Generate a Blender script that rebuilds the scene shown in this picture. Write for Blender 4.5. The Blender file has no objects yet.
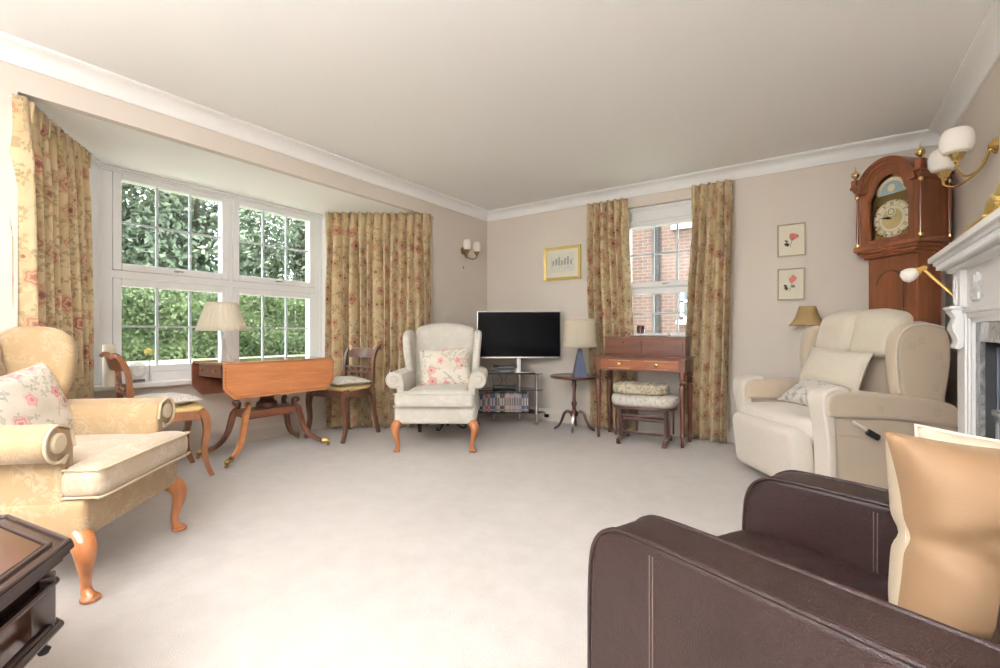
import bpy, bmesh, math, random
from mathutils import Vector, Matrix
random.seed(7)
PI = math.pi
COL = bpy.context.scene.collection
def V(*a): return Vector(a)

# ------------------------------------------------------------------ camera frame
AL = math.atan(325/468.); FPX = 468.; CH = .953
FW = V(-math.sin(AL), math.cos(AL), 0); RT = V(math.cos(AL), math.sin(AL), 0)

# ------------------------------------------------------------------ materials
class NT:
    def __init__(s, name):
        s.m = bpy.data.materials.new(name); s.m.use_nodes = True
        s.t = s.m.node_tree; s.t.nodes.clear()
        s.out = s.t.nodes.new('ShaderNodeOutputMaterial')
    def n(s, typ, ins=None, **kw):
        nd = s.t.nodes.new('ShaderNode'+typ)
        for k, v in kw.items(): setattr(nd, k, v)
        for k, v in (ins or {}).items():
            sock = nd.inputs[k]
            if isinstance(v, bpy.types.NodeSocket): s.t.links.new(v, sock)
            elif isinstance(v, bpy.types.Node): s.t.links.new(v.outputs[0], sock)
            else:
                if sock.type == 'RGBA' and len(v) == 3: v = (*v, 1)
                sock.default_value = v
        return nd
    def math(s, op, a, b=0.0, c=0.0, clamp=False):
        nd = s.n('Math', {0: a, 1: b, 2: c}, operation=op); nd.use_clamp = clamp
        return nd.outputs[0]
    def mix(s, f, a, b, blend='MIX'):
        nd = s.t.nodes.new('ShaderNodeMix'); nd.data_type = 'RGBA'; nd.blend_type = blend
        for k, v in ((0, f), (6, a), (7, b)):
            sock = nd.inputs[k]
            if isinstance(v, bpy.types.NodeSocket): s.t.links.new(v, sock)
            else: sock.default_value = v if k == 0 else (*v, 1)
        return nd.outputs[2]
    def coord(s, kind='Object', scale=(1, 1, 1), rot=(0, 0, 0)):
        tc = s.n('TexCoord')
        mp = s.n('Mapping', {0: tc.outputs[kind], 'Scale': scale, 'Rotation': rot})
        return mp.outputs[0]
    def ramp(s, f, stops):
        nd = s.n('ValToRGB', {0: f}); cr = nd.color_ramp
        while len(cr.elements) < len(stops): cr.elements.new(.5)
        for e, (p, c) in zip(cr.elements, stops):
            e.position = p; e.color = (*c, 1)
        return nd.outputs[0]
    def noise(s, v, scale, detail=3, rough=.5, dist=0):
        return s.n('TexNoise', {'Vector': v, 'Scale': scale, 'Detail': detail, 'Roughness': rough, 'Distortion': dist}).outputs[0]
    def bump(s, h, strength=.3, dist=.01):
        return s.n('Bump', {'Height': h, 'Strength': strength, 'Distance': dist}).outputs[0]
    def fin(s, col, rough=.5, metal=0, bump=None, **kw):
        ins = {'Base Color': col, 'Roughness': rough, 'Metallic': metal}
        if bump is not None: ins['Normal'] = bump
        for k, v in kw.items(): ins[k.replace('_', ' ')] = v
        p = s.n('BsdfPrincipled', ins)
        s.t.links.new(p.outputs[0], s.out.inputs[0])
        return s.m
MAT = {}
def plain(name, col, rough=.5, metal=0, bs=0, bscale=80, var=.08, **kw):
    if name in MAT: return MAT[name]
    t = NT(name); v = t.coord()
    nz = t.noise(v, bscale*.15, 3)
    c = t.mix(nz, tuple(x*(1-var) for x in col), tuple(min(1, x*(1+var)) for x in col))
    b = t.bump(t.noise(v, bscale, 4), bs, .004) if bs else None
    MAT[name] = t.fin(c, rough, metal, b, **kw); return MAT[name]
def wood(name, dark, light, scale=6, rough=.28, axis=0, coat=.3):
    if name in MAT: return MAT[name]
    t = NT(name); sc = [14, 14, 14]; sc[axis] = 1.3
    v = t.coord('Object', tuple(x*scale/6 for x in sc))
    n1 = t.noise(v, 1.0, 6, .62, 1.2); n2 = t.noise(v, 5, 3, .6, .4)
    f = t.math('ADD', t.math('MULTIPLY', n1, .75), t.math('MULTIPLY', n2, .25))
    c = t.ramp(f, [(.30, dark), (.5, tuple((a+b)/2 for a, b in zip(dark, light))), (.68, light)])
    MAT[name] = t.fin(c, rough, 0, t.bump(n2, .05, .002), Coat_Weight=coat, Coat_Roughness=.15); return MAT[name]
def damask(name, a, b, scale=9, rough=.85, thr=.5):
    if name in MAT: return MAT[name]
    t = NT(name); v = t.coord()
    vo = t.n('TexVoronoi', {'Vector': t.n('VectorMath', {0: v, 1: t.n('TexNoise', {'Vector': v, 'Scale': scale*.8, 'Detail': 2}).outputs[1]}, operation='ADD').outputs[0], 'Scale': scale}, feature='SMOOTH_F1')
    w = t.math('SINE', t.math('MULTIPLY', vo.outputs[0], 24))
    f = t.math('MULTIPLY_ADD', w, .5, .5)
    nz = t.noise(v, scale*1.5, 2)
    f = t.math('MULTIPLY', f, t.n('MapRange', {0: nz, 1: thr-.06, 2: thr+.1}).outputs[0])
    weave = t.noise(v, 420, 2)
    c = t.mix(f, a, b)
    h = t.math('ADD', t.math('MULTIPLY', f, .3), t.math('MULTIPLY', weave, .5))
    MAT[name] = t.fin(c, rough, 0, t.bump(h, .25, .003), Sheen_Weight=.25, Sheen_Roughness=.5); return MAT[name]
def floral(name, base, base2, cols, leaf, scale=6, coord='UV', axes='XY', size=.42, stripe=0, dens=.72, vine=None, vs=.8):
    """printed / embroidered flowers, leaves and trailing stems"""
    if name in MAT: return MAT[name]
    t = NT(name); v = t.coord(coord)
    if axes == 'XZ':
        sp = t.n('SeparateXYZ', {0: v}); v = t.n('CombineXYZ', {0: sp.outputs[0], 1: sp.outputs[2]}).outputs[0]
    else:
        sp = t.n('SeparateXYZ', {0: v}); v = t.n('CombineXYZ', {0: sp.outputs[0], 1: sp.outputs[1]}).outputs[0]
    def layer(sc, R, k, amp, off, dens):
        vs = t.n('VectorMath', {0: v, 'Scale': sc}, operation='SCALE').outputs[0]
        vs = t.n('VectorMath', {0: vs, 1: (off, off*1.7, 0)}, operation='ADD').outputs[0]
        vo = t.n('TexVoronoi', {'Vector': vs, 'Scale': 1.0, 'Randomness': .8}, voronoi_dimensions='2D')
        d = t.n('VectorMath', {0: vs, 1: vo.outputs['Position']}, operation='SUBTRACT').outputs[0]
        s2 = t.n('SeparateXYZ', {0: d}); rnd = t.n('SeparateColor', {0: vo.outputs['Color']})
        th = t.math('ARCTAN2', s2.outputs[1], s2.outputs[0])
        r = vo.outputs['Distance']
        ang = t.math('ADD', t.math('MULTIPLY', th, k), t.math('MULTIPLY', rnd.outputs[0], 6.28))
        rad = t.math('MULTIPLY', t.math('MULTIPLY_ADD', t.math('COSINE', ang), amp, 1-amp), t.math('MULTIPLY_ADD', rnd.outputs[1], R*.5, R*.6))
        q = t.math('DIVIDE', r, rad)
        m = t.n('MapRange', {0: q, 1: 1.0, 2: .88}).outputs[0]
        on = t.math('LESS_THAN', rnd.outputs[2], dens)
        return t.math('MULTIPLY', m, on), q, rnd
    wv = t.noise(v, scale*.6, 2)
    b = t.mix(t.n('MapRange', {0: wv, 1: .35, 2: .65}).outputs[0], base, base2)
    if stripe:
        sp2 = t.n('SeparateXYZ', {0: v})
        st = t.math('SINE', t.math('MULTIPLY', sp2.outputs[0], stripe))
        b = t.mix(t.math('MULTIPLY', t.math('GREATER_THAN', st, .2), .22), b, tuple(min(1, x*1.5) for x in base))
    # stems
    vd = t.noise(v, scale*.45, 1, .5, .6)
    st = t.n('MapRange', {0: t.math('ABSOLUTE', t.math('SUBTRACT', vd, .5)), 1: .010, 2: .004}).outputs[0]
    b = t.mix(t.math('MULTIPLY', st, vs), b, vine or leaf)
    m2, q2, r2 = layer(scale*2.1, .40, 2, .55, 3.3, .62)
    b = t.mix(t.math('MULTIPLY', m2, .85), b, t.mix(r2.outputs[0], leaf, tuple(x*.7 for x in leaf)))
    m1, q1, r1 = layer(scale, size, 5, .13, .4, dens)
    fc = t.ramp(r1.outputs[0], [(i/max(1, len(cols)-1)*.999, c) for i, c in enumerate(cols)])
    fc = t.mix(t.math('MULTIPLY', t.n('MapRange', {0: t.math('SINE', t.math('MULTIPLY', q1, 17)), 1: -.2, 2: .6}).outputs[0], .45), fc, tuple(min(1, x*1.25+.05) for x in base))
    fc = t.mix(t.n('MapRange', {0: q1, 1: .3, 2: .2}).outputs[0], fc, tuple(x*.6 for x in cols[0]))
    b = t.mix(t.math('MULTIPLY', m1, .9), b, fc)
    weave = t.noise(t.coord('Object'), 350, 2)
    MAT[name] = t.fin(b, .85, 0, t.bump(weave, .15, .002), Sheen_Weight=.15); return MAT[name]

M = {}
def mk_mats():
    # painted plaster
    t = NT('wall_paint'); v = t.coord(); n = t.noise(v, 1.2, 2); n2 = t.noise(v, 260, 3)
    M['wall'] = t.fin(t.mix(n, (.66, .60, .54), (.685, .625, .565)), .85, 0, t.bump(n2, .06, .002))
    M['ceiling'] = plain('ceiling_paint', (.90, .905, .905), .9, 0, .04, 200, .01)
    M['trim'] = plain('white_gloss_trim', (.80, .795, .785), .38, 0, 0, 60, .01)
    M['skirt'] = plain('cream_skirting_paint', (.66, .60, .545), .45, 0, 0, 60, .01)
    M['upvc'] = plain('window_plastic', (.83, .84, .86), .25, 0, 0, 60, .01)
    M['barm'] = plain('pale_grey_glazing_bar', (.50, .55, .57), .3, 0, 0, 60, .01)
    M['bounce_patio'] = plain('light_bounce_paving', (.74, .72, .68), .9, 0, 0, 60, .05)  # kept pale to bounce daylight in through the added doors
    M['white_wood'] = plain('white_painted_wood', (.74, .735, .735), .42, 0, .03, 120, .02)
    # carpet
    t = NT('carpet_wool'); v = t.coord()
    big = t.noise(v, 1.1, 4, .6); mid = t.noise(v, 9, 4, .65); fine = t.noise(v, 260, 3, .7); tuft = t.n('TexVoronoi', {'Vector': v, 'Scale': 330}).outputs[0]
    c = t.mix(t.n('MapRange', {0: big, 1: .3, 2: .7}).outputs[0], (.455, .412, .385), (.53, .487, .46))
    c = t.mix(t.math('MULTIPLY', t.n('MapRange', {0: mid, 1: .4, 2: .62}).outputs[0], .35), c, (.61, .57, .545))
    c = t.mix(t.math('MULTIPLY', t.n('MapRange', {0: fine, 1: .42, 2: .58}).outputs[0], .32), c, (.45, .385, .34))
    h = t.math('ADD', t.math('MULTIPLY', fine, .7), t.math('MULTIPLY', tuft, .6))
    M['carpet'] = t.fin(c, .95, 0, t.bump(h, .55, .006), Sheen_Weight=.3)
    M['mahog'] = wood('mahogany', (.055, .017, .010), (.17, .055, .027))
    M['mahog_z'] = wood('mahogany_upright', (.05, .016, .010), (.155, .052, .027), axis=2)
    M['mahog_y'] = wood('mahogany_lengthways', (.07, .022, .012), (.22, .075, .035), axis=1)
    M['rose'] = wood('rosewood', (.028, .010, .008), (.10, .034, .023), axis=2)
    M['chairwood'] = wood('chestnut_chair_wood', (.12, .040, .015), (.27, .105, .04), axis=2)
    M['chairwood_d'] = wood('brown_chair_wood', (.055, .022, .014), (.15, .065, .04), axis=2)
    M['satin'] = wood('satinwood_table_leaf', (.32, .105, .035), (.52, .215, .08), axis=1, scale=9)
    M['satin_top'] = wood('satinwood_table_top', (.30, .12, .05), (.45, .2, .09), axis=1, rough=.12)
    M['clockwood'] = wood('clock_mahogany', (.10, .028, .010), (.26, .085, .032), axis=2, scale=4)
    M['inlaywood'] = wood('inlaid_panel_wood', (.13, .04, .018), (.38, .14, .055), axis=0, scale=10)
    M['blackwood'] = wood('dark_octagonal_table_wood', (.014, .008, .007), (.045, .022, .018), axis=0, rough=.25, coat=.12)
    M['blacktop'] = wood('polished_walnut_top', (.03, .010, .006), (.075, .028, .015), axis=0, rough=.18, coat=.1)
    M['legwood'] = wood('golden_chair_leg_wood', (.24, .08, .025), (.42, .16, .055), axis=2)
    M['brass'] = plain('brass', (.62, .44, .17), .25, 1, 0, 60, .1)
    M['abrass'] = plain('aged_brass', (.30, .21, .09), .35, 1, 0, 60, .2)
    M['pbrass'] = plain('polished_gold_metal', (.85, .62, .22), .22, 1, 0, 60, .1)
    M['gilt'] = plain('gilt_frame', (.62, .47, .16), .35, .8, .1, 60, .15)
    M['silver'] = plain('silver_metal', (.62, .62, .64), .25, 1, 0, 60, .05)
    M['black'] = plain('black_plastic', (.012, .012, .014), .35, 0, 0, 60, .1)
    M['iron'] = plain('black_iron', (.02, .018, .018), .45, .3, 0, 60, .1)
    M['screen'] = plain('tv_screen', (.003, .003, .004), .15, 0, 0, 60, .0, Specular_IOR_Level=.04)
    M['damA'] = damask('gold_damask', (.29, .19, .095), (.36, .265, .165), 9)
    M['damAseat'] = damask('gold_damask_seat', (.42, .33, .23), (.49, .41, .32), 9)
    M['damC'] = damask('cream_damask', (.60, .565, .50), (.68, .65, .60), 9)
    M['welt'] = plain('cream_welt', (.55, .45, .32), .8, 0, .1, 300, .05)
    M['weltC'] = plain('pale_welt', (.60, .56, .49), .8, 0, .1, 300, .05)
    M['recl'] = None
    t = NT('cream_chenille'); v = t.coord()
    vo = t.n('TexVoronoi', {'Vector': v, 'Scale': 13, 'Randomness': 1.0}, distance='CHEBYCHEV')
    rn = t.n('SeparateColor', {0: vo.outputs['Color']})
    sq = t.math('MULTIPLY', t.math('LESS_THAN', vo.outputs['Distance'], .28), t.math('LESS_THAN', rn.outputs[0], .22))
    c = t.mix(t.noise(v, 3, 2), (.50, .405, .305), (.57, .475, .37))
    c = t.mix(t.math('MULTIPLY', sq, .35), c, (.42, .35, .27))
    M['recl'] = t.fin(c, .9, 0, t.bump(t.noise(v, 240, 3), .35, .003), Sheen_Weight=.4)
    M['recl_lit'] = plain('lit_front_cloth', (.68, .62, .55), .9, 0, .3, 260, .05, Sheen_Weight=.3)  # paler recliner cloth; light reflected off the fronts put into its colour
    t = NT('brown_leather'); v = t.coord()
    n1 = t.noise(v, 5, 3); n2 = t.n('TexVoronoi', {'Vector': v, 'Scale': 420}).outputs[0]; n3 = t.noise(v, 14, 4, .6, .5)
    c = t.mix(n1, (.010, .0045, .004), (.020, .010, .009))
    h = t.math('ADD', t.math('MULTIPLY', n2, .2), t.math('MULTIPLY', n3, .8))
    M['leather'] = t.fin(c, t.math('MULTIPLY_ADD', n3, .22, .27), 0, t.bump(h, .30, .012), Specular_IOR_Level=.2)
    M['leather_pale'] = plain('silver_grey_satin', (.20, .175, .185), .35, 0, .15, 30, .2)
    M['stitch'] = plain('stitch_thread', (.07, .05, .042), .7, 0, 0, 60, .1)
    t = NT('gold_velvet'); v = t.coord(); n1 = t.noise(v, 3.2, 3, .5, .8); n2 = t.noise(v, 300, 2)
    M['velvet'] = t.fin(t.mix(t.n('MapRange', {0: n1, 1: .3, 2: .7}).outputs[0], (.11, .058, .024), (.155, .088, .041)), .75, 0, t.bump(n2, .15, .002), Sheen_Weight=.12, Sheen_Roughness=.4, Sheen_Tint=(1, .85, .6, 1))
    M['velvet_back'] = plain('pale_linen', (.36, .29, .21), .85, 0, .2, 260, .06)
    M['linen_c'] = plain('faded_cream_linen', (.48, .40, .30), .9, 0, .2, 260, .05)
    M['creamc'] = plain('cream_cloth', (.66, .60, .50), .9, 0, .2, 260, .05, Sheen_Weight=.3)
    M['curtain'] = floral('embroidered_curtain', (.42, .32, .175), (.51, .405, .25),
        [(.26, .06, .045), (.30, .20, .09), (.36, .13, .08), (.33, .23, .11), (.37, .26, .13)], (.34, .25, .13), 7.0, 'UV', 'XY', .46, 60, .85, (.34, .24, .13), .5)
    M['curtain2'] = M['curtain']
    M['lining'] = plain('cream_lining', (.72, .66, .54), .9, 0, .1, 200, .03)
    M['rosefab'] = floral('rose_print_cushion', (.66, .60, .51), (.70, .65, .57), [(.58, .16, .18), (.62, .25, .24), (.50, .09, .10), (.50, .36, .28)], (.46, .43, .36), 9.0, 'Object', 'XZ', .50, 0, .85, None, .15)
    M['petit'] = floral('floral_stool_cloth', (.46, .40, .29), (.55, .49, .38), [(.36, .10, .08), (.20, .18, .10), (.42, .20, .14)], (.22, .20, .12), 16, 'Object', 'XZ', .45, 0, .7)
    M['stoolpad'] = floral('pale_stool_cloth', (.58, .55, .49), (.64, .61, .56), [(.45, .40, .33), (.42, .42, .35)], (.48, .46, .38), 18, 'Object', 'XZ', .4, 0, .7, None, .3)
    M['seatcush'] = floral('pale_floral_seat_pad', (.66, .62, .55), (.70, .67, .61), [(.50, .43, .36), (.46, .46, .38), (.52, .43, .38)], (.55, .52, .44), 16, 'Object', 'XY', .4, 0, .45, None, .2)
    M['stripecush'] = floral('printed_lumbar_cloth', (.62, .58, .54), (.66, .63, .60), [(.30, .25, .24), (.36, .30, .28)], (.42, .39, .37), 14, 'Object', 'XZ', .4, 0, .6, None, .3)
    M['goldseat'] = plain('gold_seat_fabric', (.56, .40, .17), .85, 0, .2, 180, .1)
    # pleated shade
    for nm, a, b in (('shade_cream', (.78, .72, .60), (.60, .52, .40)), ('shade_tan', (.55, .40, .20), (.50, .36, .17))):
        t = NT(nm); d = t.n('BsdfDiffuse', {'Color': (*a, 1)}); tr = t.n('BsdfTranslucent', {'Color': (*a, 1)})
        mx = t.n('MixShader', {0: .35, 1: d.outputs[0], 2: tr.outputs[0]})
        t.t.links.new(mx.outputs[0], t.out.inputs[0]); M[nm] = t.m
    def glassy(nm, tint, spec, rough=.02):
        t = NT(nm); tr = t.n('BsdfTransparent', {'Color': (*tint, 1)}); gl = t.n('BsdfGlossy', {'Color': (1, 1, 1, 1), 'Roughness': rough})
        lw = t.n('LayerWeight', {'Blend': .5}); fr = t.math('MULTIPLY_ADD', t.math('POWER', lw.outputs['Facing'], 4.0), .9, .04)
        mx = t.n('MixShader', {0: t.math('MULTIPLY', fr, spec, clamp=True), 1: tr.outputs[0], 2: gl.outputs[0]})
        t.t.links.new(mx.outputs[0], t.out.inputs[0]); M[nm] = t.m
    glassy('pane', (.97, .985, .98), .8)
    glassy('clearglass', (.90, .93, .93), 1.6)
    glassy('smokeglass', (.10, .12, .12), 1.0)
    t = NT('etched_glass'); tr = t.n('BsdfTransparent'); d = t.n('BsdfDiffuse', {'Color': (.75, .75, .76, 1)}); mx = t.n('MixShader', {0: .5, 1: tr.outputs[0], 2: d.outputs[0]}); t.t.links.new(mx.outputs[0], t.out.inputs[0]); M['etched'] = t.m
    t = NT('frosted_glass'); d = t.n('BsdfPrincipled', {'Base Color': (.86, .82, .76, 1), 'Roughness': .25, 'Subsurface Weight': .3, 'Subsurface Radius': (.02, .02, .02)})
    t.t.links.new(d.outputs[0], t.out.inputs[0]); M['opal'] = t.m
    M['navy'] = plain('slate_blue_ceramic', (.045, .06, .11), .35, 0, 0, 60, .1)
    M['ivory'] = plain('ivory_ceramic', (.72, .66, .55), .45, 0, 0, 60, .04)
    M['mount'] = plain('cream_mount_card', (.74, .70, .58), .9, 0, 0, 60, .02)
    M['marble'] = None
    t = NT('grey_marble'); v = t.coord(); n = t.noise(v, 9, 6, .65, 1.5)
    M['marble'] = t.fin(t.ramp(n, [(.35, (.06, .06, .06)), (.5, (.13, .13, .13)), (.65, (.28, .28, .27))]), .2)
    M['soot'] = plain('firebox_black', (.012, .012, .014), .7, 0, .2, 60, .1)
    M['steel'] = plain('blue_grey_steel', (.10, .115, .14), .4, .4, .05, 60, .1)
    M['steel_l'] = plain('pale_steel', (.34, .37, .42), .35, .5, 0, 60, .05)
    M['candle'] = plain('dark_red_wax', (.10, .012, .018), .35, 0, 0, 60, .1)
    M['dialcream'] = plain('dial_silvered_cream', (.70, .64, .46), .4, .1, 0, 60, .04)
    M['dialblue'] = plain('moon_dial_blue', (.30, .40, .42), .5, 0, 0, 20, .25)
    M['ink'] = plain('black_ink', (.02, .018, .015), .6)
    M['yellow'] = plain('yellow_petals', (.80, .68, .22), .7)
    M['stem'] = plain('green_stem', (.10, .17, .05), .7)
    M['pink'] = plain('pink_petals_print', (.55, .16, .13), .8)
    M['leafprint'] = plain('green_leaf_print', (.10, .13, .07), .8)
    M['sketch'] = plain('grey_sketch_ink', (.34, .35, .32), .9)
    M['sketch_bg'] = plain('pale_sketch_paper', (.66, .66, .58), .9)
    # outdoors
    t = NT('hedge_leaf'); oi = t.n('ObjectInfo'); v = t.coord(); n = t.noise(v, 2.3, 4); n2 = t.noise(v, 23, 2)
    c = t.ramp(t.math('ADD', t.math('MULTIPLY', n, .5), t.math('MULTIPLY', n2, .5)), [(.32, (.035, .06, .025)), (.5, (.085, .13, .05)), (.66, (.20, .26, .10))])
    M['leaf'] = t.fin(c, .55)
    t = NT('tree_leaf'); v = t.coord(); n = t.noise(v, 1.3, 3); n2 = t.noise(v, 19, 2)
    c = t.ramp(t.math('ADD', t.math('MULTIPLY', n, .5), t.math('MULTIPLY', n2, .5)), [(.32, (.06, .085, .06)), (.5, (.14, .19, .12)), (.66, (.28, .34, .2))])
    M['leaf2'] = t.fin(c, .5)
    M['bark'] = plain('tree_bark', (.07, .06, .05), .9, 0, .4, 30, .2)
    M['lawn'] = plain('pale_gravel_bank', (.34, .34, .24), .95, 0, .3, 30, .2)
    t = NT('red_brick'); v = t.coord()
    sp = t.n('SeparateXYZ', {0: v}); vv = t.n('CombineXYZ', {0: sp.outputs[0], 1: sp.outputs[2]}).outputs[0]
    br = t.n('TexBrick', {'Vector': vv, 'Color1': (.15, .080, .060, 1), 'Color2': (.10, .060, .050, 1), 'Mortar': (.19, .175, .155, 1), 'Scale': 1.0, 'Mortar Size': .008, 'Brick Width': .225, 'Row Height': .075, 'Bias': -.1})
    M['brick'] = t.fin(br.outputs[0], .9)
    M['pipe'] = plain('dark_grey_pipe', (.028, .028, .030), .8)
mk_mats()

# ------------------------------------------------------------------ mesh helpers
def B(): return bmesh.new()
def box(bm, sx, sy, sz, c=(0, 0, 0), bev=.004, seg=2, rot=None, taper=None):
    r = bmesh.ops.create_cube(bm, size=1.0); vs = r['verts']
    for v in vs:
        v.co = V(v.co.x*sx, v.co.y*sy, v.co.z*sz)
        if taper and v.co.z < 0: v.co.x *= taper; v.co.y *= taper
    if bev:
        es = list({e for v in vs for e in v.link_edges})
        r2 = bmesh.ops.bevel(bm, geom=es, offset=min(bev, .45*min(sx, sy, sz)), segments=seg, affect='EDGES', profile=.5)
        vs = list({v for f in r2['faces'] for v in f.verts} | {v for v in vs if v.is_valid})
    for v in vs:
        if rot is not None: v.co = rot @ v.co
        v.co += Vector(c)
    return vs
def bx(bm, x0, x1, y0, y1, z0, z1, bev=0, seg=2):
    return box(bm, abs(x1-x0), abs(y1-y0), abs(z1-z0), ((x0+x1)/2, (y0+y1)/2, (z0+z1)/2), bev, seg)
def soft(bm, sx, sy, sz, c=(0, 0, 0), r=.04, n=10, k=4, fn=None, rot=None):
    """rounded upholstered block; fn(p, half) may push points about"""
    hx, hy, hz = sx/2, sy/2, sz/2; r = min(r, hx*.98, hy*.98, hz*.98)
    def ax(h):
        core = h-r; L = [-h]+[-h+r*(1-math.cos(PI/2*(i/k))) for i in range(1, k+1)]
        m = max(1, n)
        for i in range(1, m): L.append(-core+2*core*i/m)
        L += [h-r*(1-math.cos(PI/2*(i/k))) for i in range(k, 0, -1)]+[h]
        out = []
        for q in L:
            if not out or abs(q-out[-1]) > 1e-6: out.append(q)
        return out
    X, Y, Z = ax(hx), ax(hy), ax(hz); cache = {}
    def vt(p):
        key = tuple(round(q, 5) for q in p)
        if key in cache: return cache[key]
        co = V(max(-hx+r, min(hx-r, p[0])), max(-hy+r, min(hy-r, p[1])), max(-hz+r, min(hz-r, p[2])))
        d = V(*p)-co
        if d.length > 1e-9: co = co+d.normalized()*r
        if fn: co = fn(co, V(hx, hy, hz))
        if rot is not None: co = rot @ co
        cache[key] = bm.verts.new(co+Vector(c)); return cache[key]
    def face(A, Bx, f, flip):
        for i in range(len(A)-1):
            for j in range(len(Bx)-1):
                q = [vt(f(A[i], Bx[j])), vt(f(A[i+1], Bx[j])), vt(f(A[i+1], Bx[j+1])), vt(f(A[i], Bx[j+1]))]
                if flip: q.reverse()
                try: bm.faces.new(q)
                except ValueError: pass
    face(X, Y, lambda a, b: (a, b, hz), False); face(X, Y, lambda a, b: (a, b, -hz), True)
    face(X, Z, lambda a, b: (a, -hy, b), False); face(X, Z, lambda a, b: (a, hy, b), True)
    face(Y, Z, lambda a, b: (hx, a, b), False); face(Y, Z, lambda a, b: (-hx, a, b), True)
def lathe(bm, prof, c=(0, 0, 0), seg=24, rot=None, star=None, caps=True):
    rings = []
    for r, z in prof:
        ring = []
        for i in range(seg):
            a = 2*PI*i/seg; rr = r*(star(a, z) if star else 1)
            p = V(rr*math.cos(a), rr*math.sin(a), z)
            if rot is not None: p = rot @ p
            ring.append(bm.verts.new(p+Vector(c)))
        rings.append(ring)
    for a, b in zip(rings, rings[1:]):
        for i in range(seg):
            j = (i+1) % seg; bm.faces.new((a[i], a[j], b[j], b[i]))
    if caps:
        if prof[0][0] > 1e-5: bm.faces.new(list(reversed(rings[0])))
        if prof[-1][0] > 1e-5: bm.faces.new(rings[-1])
    ends = [v for r, k in ((rings[0], prof[0][0]), (rings[-1], prof[-1][0])) if k < 1e-5 for v in r]
    if ends: bmesh.ops.remove_doubles(bm, verts=ends, dist=1e-6)
def tube(bm, pts, rad, seg=8, up=(0, 0, 1), asp=1.0, sq=False, cap=True, smooth=0):
    pts = [Vector(p) for p in pts]
    if not hasattr(rad, '__len__'): rad = [rad]*len(pts)
    if smooth:
        P2, R2 = [], []
        for i in range(len(pts)-1):
            p0, p1, p2, p3 = pts[max(i-1, 0)], pts[i], pts[i+1], pts[min(i+2, len(pts)-1)]
            for s in range(smooth):
                t = s/smooth
                P2.append(.5*((2*p1)+(p2-p0)*t+(2*p0-5*p1+4*p2-p3)*t*t+(3*p1-p0-3*p2+p3)*t**3)); R2.append(rad[i]*(1-t)+rad[i+1]*t)
        P2.append(pts[-1]); R2.append(rad[-1]); pts, rad = P2, R2
    up = Vector(up).normalized(); rings = []
    ov = sum(((pts[i+1]-pts[i]).length*abs((pts[i+1]-pts[i]).normalized().dot(up)) for i in range(len(pts)-1) if (pts[i+1]-pts[i]).length > 1e-7), 0)/max(1e-6, sum((pts[i+1]-pts[i]).length for i in range(len(pts)-1)))
    if ov > .7:
        dd = (pts[-1]-pts[0]); up = V(1, 0, 0) if abs(dd.x) <= abs(dd.y) else V(0, 1, 0)
    for i, p in enumerate(pts):
        d = (pts[min(i+1, len(pts)-1)]-pts[max(i-1, 0)]).normalized()
        s = d.cross(up)
        if s.length < 1e-3: s = d.cross(V(1, 0, 0)) if abs(d.x) < .9 else d.cross(V(0, 1, 0))
        s.normalize(); t = s.cross(d).normalized(); ring = []
        for k in range(seg):
            a = 2*PI*k/seg+(PI/4 if sq else 0); f = 1.0
            if sq and seg > 4:
                f = 1/max(abs(math.cos(a-PI/4+PI/4)), abs(math.sin(a)))/1.18
            ring.append(bm.verts.new(p+(s*math.cos(a)*asp+t*math.sin(a))*rad[i]*f))
        rings.append(ring)
    for a, b in zip(rings, rings[1:]):
        for k in range(seg):
            j = (k+1) % seg; bm.faces.new((a[k], a[j], b[j], b[k]))
    if cap:
        bm.faces.new(list(reversed(rings[0]))); bm.faces.new(rings[-1])
def loft(bm, rings, flat=None):
    """rings = list of closed loops of points"""
    R = [[bm.verts.new(Vector(p)) for p in r] for r in rings]
    n = len(R[0])
    for a, b in zip(R, R[1:]):
        for k in range(n):
            j = (k+1) % n; bm.faces.new((a[k], a[j], b[j], b[k]))
    ok = False
    if flat:
        from mathutils.geometry import delaunay_2d_cdt
        ok = True
        for ring, pts in ((R[0], flat[0]), (R[-1], flat[1])):
            vs, es, fs, ov, oe, of = delaunay_2d_cdt([Vector(q) for q in pts], [], [list(range(n))], 1, 1e-6)
            if len(vs) != n or not fs: print('NGONCAP', n, pts[0]); bm.faces.new(ring); continue
            for f in fs:
                try: bm.faces.new([ring[ov[i][0]] for i in f])
                except ValueError: pass
    else: bm.faces.new(list(reversed(R[0]))); bm.faces.new(R[-1])
def smoothpoly(pts, n=4, closed=True):
    out = []; L = len(pts)
    for i in range(L if closed else L-1):
        if closed: p0, p1, p2, p3 = (Vector(pts[(i+k) % L]) for k in (-1, 0, 1, 2))
        else: p0, p1, p2, p3 = Vector(pts[max(i-1, 0)]), Vector(pts[i]), Vector(pts[i+1]), Vector(pts[min(i+2, L-1)])
        for s in range(n):
            t = s/n; out.append(.5*((2*p1)+(p2-p0)*t+(2*p0-5*p1+4*p2-p3)*t*t+(3*p1-p0-3*p2+p3)*t**3))
    if not closed: out.append(Vector(pts[-1]))
    return out
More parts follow.
